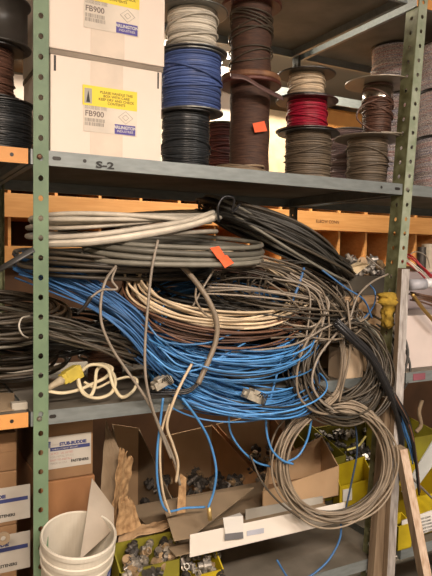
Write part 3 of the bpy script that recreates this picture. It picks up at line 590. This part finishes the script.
# plug head oriented up to the right
pa, pb = clampz(at(50, 387, .03), ZM+.010), at(80, 369, .06); ax_ = (pb-pa).normalized(); n_ = V(0, -1, 0); n_ = (n_-ax_*n_.dot(ax_)).normalized(); s_ = ax_.cross(n_)
def oriented(lo, hi, mb):
    b = MB().box(lo, hi); mb.add([pa+ax_*v[0]+n_*v[1]+s_*v[2] for v in b.v], b.f)
mb = MB(); L_ = (pb-pa).length
oriented((L_*.38, -.011, -.013), (L_, .011, .013), mb); oriented((L_*.5, -.0125, -.016), (L_*.92, .0125, .0155), mb)
oriented((L_*.78, -.013, .006), (L_*.98, .0118, .020), mb)
bevel(mb.build('plug_body', yplug, t), .002)
MB().tube([pa-ax_*.01, pa+ax_*L_*.12, pa+ax_*L_*.28, pa+ax_*L_*.40], lambda q: .006+.006*q, 10).build('plug_boot', mat('dirty_beige_rubber', (.48, .40, .27), .6, 0, .15, 30), t, smooth=True)
# bulb-like white tab in the left bay and scraps
strand('cable', 'small white loop of cord hanging in the left bay', [(30, 316, .05), (22, 318, .03), (19, 326, .02), (22, 334, .02), (28, 338, .04)], .0022, G(c_wirew))
tag(bevel(MB().box((at(11, 400, .04).x, .03, ZM), (at(27, 400, .04).x, .055, ZM+.018)).build('junction_block', mat('dirty_white_block', (.5, .46, .38), .6)), .002), 'small dirty white block on the left bay shelf edge', 'block')
tag(MB().slab([V(-.18, .02, ZM+.001), V(at(15, 400, .02).x, .03, ZM+.001), V(at(16, 395, .1).x, .12, ZM+.02), V(-.18, .16, ZM+.035)], V(0, 0, .003)).build('cardboard_scrap', kraft_gr), 'torn dusty cardboard scrap lying on the left bay shelf', 'cardboard')
o = tag(MB().tube([at(-12, 276, .05), at(34, 249, -.0), ], .009, 8, 0, flat=.3).build('steel_strap', mat('dull_steel', (.14, .14, .14), .4, .6), smooth=True), 'dark steel strap slanting up to the green post', 'strap')
# brown spool deep on the shelf
spool('brown wire spool deep on the middle shelf behind the cord', 106, .30, ZM, pz(106, 338, .30), .052, .05, c_brown, mat('dark_board', (.06, .04, .03), .7), turns=14)
# pale carton inside olive ring, brown carton behind
def cardbox(name, label, px0, py0, px1, py1, Y, dep, m, zfloor=None, rot=0):
    a, b = at(px0, py0, Y), at(px1, py1, Y)
    z0 = min(a.z, b.z) if zfloor is None else zfloor; z1 = max(a.z, b.z)
    return tag(bevel(MB().box((a.x, Y, z0), (b.x, Y+dep, z1)).build(name, m), .002), label, 'box')
cardbox('cardboard_box', 'pale carton showing through the middle of the olive cable ring', 341, 348, 363, 385, .005, .06, mat('pale_carton', (.66, .50, .34), .7, 0, .08, 8), zfloor=ZM)
cardbox('cardboard_box', 'brown carton at the right behind the cables and the mustard rag', 345, 297, 391, 350, .08, .12, kraft_lt, zfloor=ZM)
# mustard rag on post
mb = MB(); base = at(391, 305, -.02)
segs = 18
for i in range(15):
    zz = i/14; 
    for j in range(segs):
        a = 2*PI*j/segs; r = (.030-.010*zz)*(1+.9*noise.noise(V(math.cos(a)*1.5, math.sin(a)*1.5, zz*9)))*(1 if i not in (0, 14) else .3)
        if i < 5: r *= 1.3
        c = at(389-2*zz, 292+36*zz, -.02+.012*zz)
        mb.v.append(tuple(c+V(r*math.cos(a), r*math.sin(a)*.6, .01*noise.noise(V(j, i*.7, 3)))))
for i in range(14):
    for j in range(segs): mb.f.append((i*segs+j, i*segs+(j+1) % segs, (i+1)*segs+(j+1) % segs, (i+1)*segs+j)); mb.m.append(0)
tag(mb.build('rag', yrag, smooth=True), 'mustard yellow rag tied to the worn post', 'rag')
# ================================================================== BOARDS AT THE WORN POST
def stick(name, label, top, bot, wv, dv, mats, zbot=None, side=None):
    """a plank: top/bot = world centre of the front left edge; wv width vector, dv depth vector"""
    q = [bot, bot+wv, top+wv, top]; mb = MB()
    r = [a+dv for a in q]
    mb.add(q+r, [(0, 1, 2, 3)], 0); mb.add(q+r, [(7, 6, 5, 4), (0, 4, 5, 1), (1, 5, 6, 2), (2, 6, 7, 3), (3, 7, 4, 0)], 1)
    return tag(bevel(mb.build(name, mats), .002), label, 'board')
tp, bt = at(402, 269, -.003), at(387, 576, -.003); dd = (bt-tp)/(tp.z-bt.z)
bt = bt+dd*(bt.z-.002)
def leanboard(label, pt_, pb_, Y, w, d, mats):
    tp, bt = at(*pt_, Y), at(*pb_, Y); dd = (bt-tp)/(tp.z-bt.z); bt = bt+dd*(bt.z-.002)
    return stick('wooden_board', label, tp, bt, V(w, 0, 0), V(0, d, 0), mats)
leanboard('weathered grey wooden board standing upright under the worn post flange', (402, 269), (387, 576), -.055, .033, .02, [wood_g, wood_b])
leanboard('brown wooden board standing left of the weathered grey one', (386, 398), (373.5, 576), -.033, .05, .03, [wood_b, wood_b])
p1, p2 = at(400, 450, -.10), at(424, 576, -.19); d3 = (p2-p1)/(p1.z-p2.z)
stick('wooden_stick', 'pale wooden stick leaning with its top against the upright boards', p1+V(0, 0, 0), p2+d3*(p2.z-.003), V(.031, 0, 0), V(0, .03, .006), [wood_l, wood_b])

# ================================================================== RIGHT BAY, MIDDLE SHELF
cardbox('cardboard_box', 'white carton in the right bay behind the brass rod', 405, 316, 470, 372, .06, .2, mat('white_carton', (.72, .62, .58), .7, 0, .08, 6), zfloor=ZM)
tag(MB().tube([at(411, 284, .02), at(470, 281, .02)], .016, 20).build('plastic_pipe', pvc, smooth=True), 'white plastic pipe lying across the right bay', 'pipe')
tag(MB().tube([at(410, 285, .0), at(424, 284, .0)], .0185, 20).build('pipe_coupling', mat('pale_coupling', (.5, .5, .55), .4), smooth=True), 'pale grey coupling on the left end of the white pipe', 'pipe coupling')
tag(MB().tube(smooth_path([at(412, 294, .02), at(424, 310, .02), at(440, 328, .02)]), .0065, 10).build('brass_rod', brassm, smooth=True), 'brass coloured rod in front of the white carton', 'rod')
bundle('wire_bundle', 'bundle of thin red wires in the right bay', [(398, 256, .10), (408, 258, .06), (422, 270, .03), (436, 284, .03), (452, 296, .03)], 10, .018, .0019, [red_w, red_w, red_w, c_wirew[0]], cat='wires', wob=.5)
strand('cable', 'thin pale cable arched above the red wires', [(404, 262, .1), (414, 252, .1), (426, 256, .1), (430, 268, .1)], .002, G(c_beige))
def canister(label, px, py0, py1, Y, r, m, cat='jar'):
    a, b = at(px, py1, Y), at(px, py0, Y); c = V(a.x, Y, a.z); h = b.z-a.z
    return tag(MB().lathe([(0, 0), (r, 0), (r, h*.75), (r*.92, h*.8), (r*.92, h), (0, h)], c, 24).build('jar', m, smooth=False), label, cat)
mb = MB(); 
tag(bevel(MB().box((at(401, 300, .28).x, .26, ZM), (at(440, 300, .28).x, .5, pz(410, 272, .26))).build('cardboard_box', mat('grey_lilac_carton', (.36, .30, .30), .8), None), .003), 'lilac grey carton supporting the red wires in the right bay', 'box')
canister('tall pale canister at the right edge behind the red wires', 428, 244, 272, .32, .03, mat('cream_plastic', (.6, .52, .4), .5))
canister('dark canister between the red wires and the pale canister', 421, 247, 272, .30, .018, metal_d)
bundle('cable_bundle', 'brown wires heaped under the white pipe in the right bay', [(412, 296, .05), (424, 298, .03), (440, 303, .03)], 8, .016, .003, c_brown+[c_blk[0], c_pale[0]], wob=1)
# ---- fittings
def fitting_mb(c, s, M, kind):
    mb = MB()
    def L(prof): mb.lathe([(r*s, z*s) for r, z in prof], c, 12, M=M)
    L([(.0, -.5), (.26, -.5), (.26, -.1), (.42, -.1), (.42, .08), (.30, .1), (.30, .5), (.22, .5), (.22, .0)])
    if kind:
        b = MB().box((-.55*s, -.12*s, -.08*s), (.55*s, .12*s, .04*s)); mb.add([M @ Vector(v)+c for v in b.v], b.f)
        M2 = M @ Matrix.Rotation(PI/2, 3, 'Y'); mb.lathe([(.0, .2*s), (.24*s, .2*s), (.24*s, .62*s), (.16*s, .62*s), (0, .3*s)], c, 12, M=M2)
    return mb
protos = []
for k in range(4):
    o = fitting_mb(V(0, 0, 0), .03, Matrix.Identity(3), k % 2).build('conduit_fitting', (metal_f, metal_d, brass_f, mat('pale_zinc', (.45, .42, .38), .4, .7, .2, 30))[k], None, loc=(0, 0, 0), smooth=False)
    protos.append(o)
used = [0]*4
def fit(p, s, label, group, w=(3, 3, 2, 2)):
    k = random.choices(range(4), w)[0]
    o = protos[k] if not used[k] else protos[k].copy()
    if used[k]: C.objects.link(o)
    used[k] = 1
    o.location = p; o.scale = (s, s, s); o.rotation_euler = (R_(0, PI), R_(0, PI), R_(0, PI)); tag(o, label, 'fitting', group)
for k, (x, y) in enumerate([(345, 262), (349, 258), (354, 260), (362, 262), (370, 268), (376, 262), (382, 270), (350, 268), (356, 264), (362, 268), (368, 263), (374, 270), (380, 266), (372, 260), (386, 272), (360, 274), (352, 275), (366, 276)]):
    fit(at(x, y, .16+.02*(k % 3)), R_(.9, 1.5), 'pale metal fitting heaped beside the black cables left of the worn post', 'fittings heaped on the middle shelf', (1, 1, 1, 4))
tag(MB().slab([at(350, 268, .12), at(362, 263, .12), at(370, 264, .15), at(357, 274, .12)], V(0, .02, .004)).build('plywood_scrap', mat('cream_scrap', (.75, .6, .38), .7)), 'cream scrap of wood lying among the metal fittings', 'wood scrap')
# support under fittings: a bin with parts
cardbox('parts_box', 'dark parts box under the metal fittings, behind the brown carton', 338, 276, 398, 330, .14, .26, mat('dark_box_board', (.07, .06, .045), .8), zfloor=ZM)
strand('cable', 'stiff pale wire slanting across the metal fittings', [(366, 256, .10), (378, 266, .08), (392, 276, .06)], .0026, G(c_beige))

# ================================================================== LOWER SHELF
ZL = LOW+LIP
def plainbox(label, x0, x1, y0, y1, z0, z1, m, lab=None, name='cardboard_box'):
    t = thing(name, ((x0+x1)/2, (y0+y1)/2, z0), label, 'box')
    bevel(MB().box((x0, y0, z0), (x1, y1, z1)).build('carton', m, t), .003)
    MB().box((x0+.001, y0-.0015, (z0+z1)/2-.0), (x1-.001, y0-.0002, (z0+z1)/2+.0015)).build('seam', kraft, t) if not lab else None
    if lab:
        lx0, lx1, lz0, lz1 = lab; y = y0-.0012; U, Z = V(1, 0, 0), V(0, 0, 1); w = lx1-lx0; h = lz1-lz0
        lb = MB().box((lx0, y, lz0), (lx1, y0-.0001, lz1)).build('printed_label', paper_g, t); yy = y-.0003
        text('electric', h*.10, inkg, lb, V(lx0+w*.12, yy, lz0+h*.72), U, Z)
        text('STUB-BUDDIE', h*.135, navy, lb, V(lx0+w*.30, yy, lz0+h*.70), U, Z, bold=.0007)
        mb = MB(); 
        for a in range(3): mb.tube([V(lx0+w*(.03+.03*a), yy, lz0+h*.66), V(lx0+w*(.06+.02*a), yy, lz0+h*.86)], .0014, 4)
        mb.build('emblem', navy, lb)
        MB().box((lx0+w*.10, yy-.0002, lz0+h*.555), (lx0+w*.97, yy, lz0+h*.665)).build('printed_bar', navy, lb)
        text('CABLE & CONDUIT BRACKET', h*.06, paper_g, lb, V(lx0+w*.14, yy-.0004, lz0+h*.585), U, Z)
        for i in range(4): text(('25 PCS   UL LISTED', 'FOR METAL STUDS', 'EASY TO INSTALL', 'MADE IN USA')[i], h*.085, (redink, inkg, redink, inkg)[i], lb, V(lx0+w*.10, yy, lz0+h*(.44-.1*i)), U, Z)
        text('FASTENERS', h*.11, ink, lb, V(lx0+w*.55, yy, lz0+h*.14), U, Z, bold=.0004)
    return t
yb = .10
xr = at(93, 455, yb).x
zt1, zm1 = pz(60, 425, yb), pz(70, 478, yb)
la, lb_ = at(43, 473, yb), at(91, 430, yb)
plainbox('upper brown carton right of the green post with a blue and white printed label', .046, xr, yb, .42, zm1+.001, zt1+.012, kraft, (la.x+.006, lb_.x, pz(66, 467, yb), pz(66, 435, yb)))
plainbox('plain orange brown carton under the labelled one, behind the bucket', .046, xr+.004, yb-.006, .42, ZL, zm1, kraft_or)
xl1 = -.012
zq = [pz(15, 568, yb), pz(15, 524, yb), pz(15, 470, yb), pz(15, 432, yb)]
zq[0] = zq[1]-(zq[2]-zq[1])*.85
xlp = at(-60, 500, yb).x
plainbox('brown labelled carton in the left bay, lower one with its label near the picture bottom', xlp, xl1, yb, .4, zq[0], zq[1]-.001, kraft, (xlp+.02, at(30, 540, yb).x, pz(15, 570, yb), pz(15, 533, yb)))
plainbox('brown labelled carton in the left bay, middle one of the stack', xlp, xl1, yb, .4, zq[1], zq[2]-.001, kraft, (xlp+.02, at(30, 500, yb).x, pz(15, 520, yb), pz(15, 486, yb)))
plainbox('plain brown carton topmost in the left bay stack', xlp, xl1, yb, .4, zq[2], zq[3], kraft)
plainbox('plain brown carton at the bottom of the left bay stack', xlp, xl1, yb, .4, ZL, zq[0]-.001, kraft)
tag(bevel(MB().lathe([(.006, 0), (.016, 0), (.016, .004), (.006, .004)], at(3, 538, .02), 20, M=Matrix.Rotation(PI/2, 3, 'X')).build('tape_ring', kraft_gr), .0005), 'round brown disc against the lowest left bay carton', 'disc')
# bucket
rc = at(79, 533, -.065); rb = rad(79, 530, -.065, 36.5); H = .33; BT = Matrix.Rotation(math.radians(13), 3, 'X'); bc = V(0, 0, 0)
yfront = 0
b_base = rc-BT @ V(0, 0, H)
t = thing('bucket', b_base, 'open dirty white plastic bucket with blue and red print beside the green post', 'bucket')
prof = [(0, .004), (rb*.84, .004), (rb*.955, H-.002), (rb*1.0, H), (rb*1.03, H-.004), (rb*1.03, H-.014), (rb*.985, H-.016), (rb*.985, H-.034), (rb*1.02, H-.036), (rb*1.02, H-.046), (rb*.97, H-.048), (rb*.97, H-.062), (rb*.995, H-.064), (rb*.995, H-.07), (rb*.955, H-.073), (rb*.86, 0), (0, 0)]
M_ = Matrix.Rotation(math.radians(4), 3, 'X')
MB().lathe(prof, bc, 56).build('bucket_body', bucket_w, t, smooth=False)
def patch(a0, a1, z0, z1, m, name, slant=0):
    mb = MB(); n = 10; vs = []
    for i in range(n+1):
        for z, s_ in ((z0, 0), (z1, slant)):
            f = (z-0)/(H-.073); r = rb*(.86+(.955-.86)*f)+.0012; a = a0+(a1-a0)*i/n+s_; vs.append(bc+V(r*math.cos(a), r*math.sin(a), z))
    mb.add(vs, [(2*i, 2*i+2, 2*i+3, 2*i+1) for i in range(n)]); mb.build(name, m, t)
patch(-1.05, -.35, H-.15, H-.08, bucket_b, 'blue_print_band', .25); patch(-2.75, -2.35, H-.2, H-.085, bucket_r, 'red_print_band'); patch(-.9, -.75, H-.13, H-.078, paper, 'white_stripe', .25)
MB().lathe([(0, H*.45), (rb*.88, H*.45)], bc, 30).build('dark_contents', mat('dusty_rubble', (.2, .17, .12), .9, 0, .3, 40, .8), t)
for ch in t.children:
    for v in ch.data.vertices: v.co = BT @ (v.co+b_base)
# open cardboard bins with sloping sides
def bin_open(label, fl, fr, bl, br, m, fh, m_in=None, name='cardboard_bin', frontm=None, sidem=None, backm=None, zf=None, lip_drop=.0):
    """fl, fr, bl, br: rim corners (world); floor at ZL; front wall height from fl/fr"""
    z0 = ZL if zf is None else zf
    t = thing(name, V((fl.x+br.x)/2, (fl.y+br.y)/2, z0), label, 'box' if 'card' in name else 'bin'); th = .004
    def dn(p): return V(p.x, p.y, z0)
    for nm, a, b in (('front_wall', fl, fr), ('side_wall', fr, br), ('back_wall', br, bl), ('side_wall', bl, fl)):
        d = (b-a); d.z = 0; n = V(-d.y, d.x, 0).normalized()*th
        MB().slab([dn(a), dn(b), b, a], n).build(nm, {'front_wall': frontm, 'side_wall': sidem, 'back_wall': backm}[nm] or m, t)
    MB().slab([dn(fl), dn(fr), dn(br), dn(bl)], V(0, 0, .003)).build('base', m_in or m, t)
    return t
b1 = bin_open('tall dusty cardboard bin right of the printed carton', at(132, 530, .29), at(181, 517, .29), at(112, 424, .6), at(139, 428, .6), kraft_gr, 0, backm=kraft_lt)
b2 = bin_open('wide cardboard bin in the centre of the lower shelf', at(188, 511, .30), at(281, 500, .30), at(164, 436, .61), at(212, 425, .61), kraft_gr, 0, frontm=kraft_lt, sidem=mat('lit_orange_board', (.50, .26, .11), .8), backm=kraft_lt)  # side walls get a brighter orange board, their light put into the colour
b3 = bin_open('cardboard bin with orange brown side right of the centre bin', at(285, 502, .31), at(325, 492, .31), at(216, 424, .62), at(270, 412, .62), kraft_or, 0, frontm=kraft_lt, backm=kraft_lt)
def crumple(name, label, q, m, amp=.01, n=16, th=.0025, cat='cardboard', jag=0, sc=38, parent=None):
    a, b, c, d = [at(*p) for p in q]; mb = MB(); nn = (b-a).cross(d-a).normalized()
    for i in range(n+1):
        for j in range(n+1):
            u, v = j/n, i/n; p = a*(1-u)*(1-v)+b*u*(1-v)+c*u*v+d*(1-u)*v
            if i == n and jag: p += (d-a).normalized()*R_(-jag, jag)
            mb.v.append(tuple(p+nn*amp*noise.noise(p*sc)*2))
    k = n+1
    for i in range(n):
        for j in range(n): mb.f.append((i*k+j, i*k+j+1, (i+1)*k+j+1, (i+1)*k+j)); mb.m.append(0)
    o = mb.build(name, m); so = o.modifiers.new('t', 'SOLIDIFY'); so.thickness = th
    return tag(o, label, cat)
crumple('plastic_sheet', 'grey tan sheet sticking out of the white bucket', [(80, 560, -.06), (114, 528, -.055), (114, 508, -.0), (92, 478, .03)], plast, .006, cat='sheet', sc=9)
# crumpled corrugated strip standing in front of the tall bin
crumple('cardboard_sheet', 'crumpled corrugated sheet standing tallest beside the bucket', [(110, 530, .10), (120, 528, .16), (133, 462, .16), (121, 448, .12)], flute, .0032, jag=.012)
crumple('cardboard_sheet', 'dark brown cardboard flap leaning against the printed carton', [(98, 520, .12), (112, 530, .12), (122, 455, .16), (106, 420, .2)], kraft_gr, .003)
crumple('cardboard_sheet', 'torn tan corrugated piece bent in front of the tall bin', [(116, 536, .08), (142, 528, .12), (132, 498, .14), (120, 500, .10)], flute, .004, jag=.01)
crumple('cardboard_sheet', 'low torn cardboard edge along the olive yellow bin', [(118, 543, .07), (180, 524, .07), (178, 515, .12), (120, 532, .12)], kraft_lt, .004, jag=.006)
tag(MB().slab([at(176, 522, .05), at(185, 520, .05), at(186, 478, .09), at(180, 474, .1)], V(.003, .003, 0)).build('cardboard_strip', flute), 'single torn cardboard strip between the tall bin and the centre bin', 'cardboard')
# pale open carton seen through the ring, and its yellow bins
# long white tray
zt = pz(190, 535, -.03); xa, xb = at(190, 540, -.03).x, at(345, 520, -.03).x; zb_ = zt-.062; ztr = zt
t = thing('cardboard_tray', ((xa+xb)/2, .1, zb_), 'long shallow white cardboard tray lying across the front of the lower shelf', 'tray')
q = [V(xa, -.03, zb_), V(xb, -.03, zb_-.004), V(xb, -.03, ztr-.006), V(xa, -.03, ztr)]
bevel(MB().slab(q, V(0, .003, 0)).build('front_flap', mat('white_tray_board', (.78, .73, .66), .7, 0, .04, 6), t), .001)
MB().box((xa-.04, -.027, zb_+.01), (xb, .33, zb_+.013)).build('tray_floor', kraft_gr, t)
MB().slab([V(xa-.045, -.025, ztr-.01), V(xa+.0, -.03, ztr-.01), V(xa+.28, .10, ztr+.035), V(xa-.02, .115, ztr+.04)], V(0, 0, .003)).build('folded_flap', kraft_gr, t)
MB().slab([V(xa+.24, .08, zb_+.013), V(xb, .08, zb_+.013), V(xb, .08, zb_+.035), V(xa+.24, .08, zb_+.045)], V(0, .003, 0)).build('back_wall', mat('grey_white_board', (.45, .43, .38), .8), t)
b4 = bin_open('pale cardboard tray box seen through the big cable ring', at(263, 492, .10), at(339, 466, .10), at(268, 462, .29), at(322, 436, .29), kraft_lt, 0, m_in=kraft, zf=zb_+.0145)
# paper label hanging over the tray
pl = thing('paper_label', at(234, 525, -.034), 'creased white paper label hung over the white tray with a dark square', 'label')
MB().slab([at(226, 539, -.036), at(244, 537, -.036), at(243, 516, -.036), at(223, 518, -.036)], V(0, .001, 0)).build('paper', paper, pl)
MB().slab([at(223, 518, -.036), at(243, 516, -.036), at(240, 513, -.0), at(218, 520, .005)], V(0, .001, .0005)).build('folded_end', paper, pl)
MB().slab([at(225, 540.5, -.0375), at(243.5, 538.5, -.0375), at(243, 532, -.0375), at(225, 534, -.0375)], V(0, .0008, 0)).build('dark_square', mat('slate_print', (.16, .16, .17), .5), pl)
MB().slab([at(247, 536, -.0325), at(264, 533, -.0325), at(264, 528, -.0325), at(247, 531, -.0325)], V(0, .0008, 0)).build('faint_print', mat('pale_blue_print', (.55, .57, .66), .7), t)
# blocks the tray rests on: yellow bins
def ybin_(label, fl, fr, bl, br, m=ybin, zf=None): return bin_open(label, fl, fr, bl, br, m, 0, name='parts_bin', zf=zf)
zbn = zb_+.009
def bin_xy(label, x0, x1, y0, y1, zf, zback, zfront, m, skew=.0):
    return ybin_(label, V(x0, y0, zfront), V(x1, y0, zfront), V(x0+skew, y1, zback), V(x1+skew, y1, zback), m, zf)
bz0 = pz(122, 545, .04)
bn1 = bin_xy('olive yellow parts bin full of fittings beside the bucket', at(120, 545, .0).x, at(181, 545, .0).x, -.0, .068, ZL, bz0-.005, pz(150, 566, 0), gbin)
bn2 = bin_xy('bright yellow parts bin corner under the long white tray', at(191, 560, .0).x, at(224, 560, .0).x, .0, .09, ZL, zb_-.004, pz(205, 574, 0), ybin)
plainbox('low brown carton propping the long white tray from below', xb-.3, xb-.02, .29, .30, ZL, zb_+.009, kraft)
# right side yellow bins
def bin_px(label, x0, x1, yf, yb_, Y0, Y1, m, skewpx=0, hb=0):
    a, b = at(x0, yf, Y0), at(x1, yf, Y0); a.z = b.z = (a.z+b.z)/2
    zbk = a.z+hb; return ybin_(label, a, b, V(a.x+skewpx, Y1, zbk), V(b.x+skewpx, Y1, zbk), m, None)
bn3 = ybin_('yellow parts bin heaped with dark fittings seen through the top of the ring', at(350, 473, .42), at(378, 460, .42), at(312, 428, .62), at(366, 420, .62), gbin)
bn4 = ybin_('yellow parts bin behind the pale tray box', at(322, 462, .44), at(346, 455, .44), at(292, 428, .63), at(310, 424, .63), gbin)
bn5 = ybin_('bright yellow parts bin lower right inside the ring', at(340, 487, .31), at(374, 478, .31), at(334, 466, .40), at(364, 456, .40), ybin)
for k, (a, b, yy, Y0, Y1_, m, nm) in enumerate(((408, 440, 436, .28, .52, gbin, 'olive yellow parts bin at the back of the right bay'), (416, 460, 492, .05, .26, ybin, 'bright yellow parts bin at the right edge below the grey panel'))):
    bin_px(nm, a, b, yy, 0, Y0, Y1_, m, 0, .04)
bn7 = bin_px('yellow parts bin standing between the weathered board and the pale stick', 398, 412, 525, 0, .0, .05, ybin, 0, .02)
# white fronts
MBp = MB().slab([at(351, 483, .416), at(372, 473, .416), at(372, 465, .416), at(351, 474, .416)], V(0, .002, 0)).build('label_strip', paper, bn3)
MBq = MB().slab([at(343, 502, .306), at(352, 500, .306), at(352, 488, .306), at(343, 490, .306)], V(0, .002, 0)).build('label_card', paper, bn5)
tag(MB().slab([at(402, 492, .02), at(414, 492, .02), at(444, 450, .03), at(436, 436, .03)], V(0, .004, 0)).build('metal_sheet', mat('grey_white_panel', (.52, .54, .52), .5)), 'pale grey panel leaning in the right bay above the yellow bin', 'panel')
t = tag(MB().slab([at(402, 541, .004), at(445, 526, .004), at(445, 506, .004), at(402, 521, .004)], V(0, .003, 0)).build('printed_card', paper), 'white printed card on the shelf edge behind the pale stick', 'card')
for k in range(5):
    text('LOT 4711  BOX CONN', .009, ink, t, at(411+k*.8, 522.5+3.2*k, .002), V(1, 0, 0), V(0, 0, 1))
tag(MB().tube(smooth_path([at(404, 470, -.0), at(418, 484, -.0), at(434, 500, .0), at(446, 512, .0)]), .004, 8).build('metal_rod', mat('grey_rod', (.3, .26, .24), .4, .5), smooth=True), 'thin grey rod slanting across the yellow bin at the right', 'rod')
strand('cable', 'curled brown paper scrap hanging at the back of the right bay', [(422, 400, .2), (419, 412, .2), (421, 425, .2), (416, 432, .2)], .008, kraft_gr)
# fittings in bins
def fill(xr_, yr_, Yr_, n, s, label, group, w=(3, 3, 1, 2)):
    for k in range(n):
        x, y = R_(*xr_), R_(*yr_); t_ = (y-yr_[0])/(yr_[1]-yr_[0]); Y = Yr_[0]+(Yr_[1]-Yr_[0])*(1-t_)
        fit(at(x, y, Y), R_(.75, 1.25)*s, label, group, w)
fill((124, 182), (541, 574), (.0, .055), 34, 1.1, 'metal fitting in the olive yellow bin beside the bucket', 'fittings in the olive yellow bin', (4, 2, 3, 2))
fill((176, 222), (552, 576), (.0, .05), 16, 1.0, 'metal fitting heaped under the left end of the white tray', 'fittings under the white tray', (2, 3, 1, 2))
fill((308, 334), (432, 450), (.50, .6), 14, 1.1, 'dark fitting in the yellow bin behind the pale tray box', 'fittings behind the pale tray box', (1, 5, 0, 1))
fill((334, 372), (430, 460), (.46, .6), 30, 1.1, 'dark fitting in the yellow bin at the top right of the ring', 'fittings at the top right of the ring', (1, 5, 0, 1))
fill((142, 172), (480, 515), (.33, .5), 16, 1.2, 'dim fitting deep in the tall dusty cardboard bin', 'fittings in the tall dusty bin', (1, 4, 1, 0))
fill((188, 245), (470, 500), (.34, .5), 34, 1.2, 'dim fitting deep in the centre cardboard bin', 'fittings in the centre bin', (1, 4, 1, 0))
fill((245, 290), (448, 485), (.36, .55), 26, 1.2, 'dim fitting in the orange brown cardboard bin', 'fittings in the orange brown bin', (1, 4, 1, 0))
fill((400, 430), (438, 462), (.28, .42), 16, 1.0, 'dark fitting in the back bin of the right bay', 'fittings in the right bay', (1, 4, 0, 1))
# ================================================================== LIGHTS
def tube_light(label, x, y, z, L, power, col, rz=0):
    t = thing('ceiling_light', (x, y, z), label, 'light')
    mb = MB().box((x-L/2-.03, y-.12, z+.04), (x+L/2+.03, y+.12, z+.09)); mb.build('housing', paper, t)
    for d in (-.06, .06): MB().tube([V(x-L/2, y+d, z+.02), V(x+L/2, y+d, z+.02)], .013, 12).build('lamp_tube', emis('tube_glow', col, 6), t)
    la = bpy.data.lights.new('lamp', 'AREA'); la.shape = 'RECTANGLE'; la.size = L; la.size_y = .22; la.energy = power; la.color = col
    lo = bpy.data.objects.new('lamp', la); C.objects.link(lo); lo.parent = t; lo.location = (0, 0, -.01)
    return t
warm = (1, .82, .67)
tube_light('fluorescent fitting on the ceiling behind the camera at the left', -.6, -2.9, 2.85, 1.5, 170, warm)
tube_light('fluorescent fitting on the ceiling behind the camera at the right', 1.6, -2.7, 2.85, 1.5, 95, (1, .9, .8))
tube_light('fluorescent fitting beyond the shelving', 1.2, 2.6, 2.85, 1.5, 60, (1, .88, .72))
tube_light('added fluorescent fitting over the aisle, brightening the cabinet', 1.4, 1.05, 2.85, 1.5, 70, (1, .86, .68))  # unseen lamp added to brighten the cabinet front and backlight the spools
wd = bpy.data.worlds.new('World'); bpy.context.scene.world = wd; wd.use_nodes = True
wd.node_tree.nodes['Background'].inputs[0].default_value = (1, .9, .8, 1); wd.node_tree.nodes['Background'].inputs[1].default_value = .006
# ================================================================== CAMERA
cam = bpy.data.cameras.new('camera'); co = bpy.data.objects.new('camera', cam); C.objects.link(co)
cam.sensor_fit = 'HORIZONTAL'; cam.sensor_width = 36; cam.lens = F/432*36; cam.clip_start = .05
co.matrix_world = Matrix.Translation(CAMLOC) @ (RM @ Matrix.Rotation(PI/2, 3, 'X')).to_4x4()
sc = bpy.context.scene; sc.camera = co
sc.view_settings.view_transform = 'Standard'; sc.view_settings.look = 'None'; sc.view_settings.gamma = 1; sc.view_settings.use_curve_mapping = False
sc.view_settings.exposure = 0.28
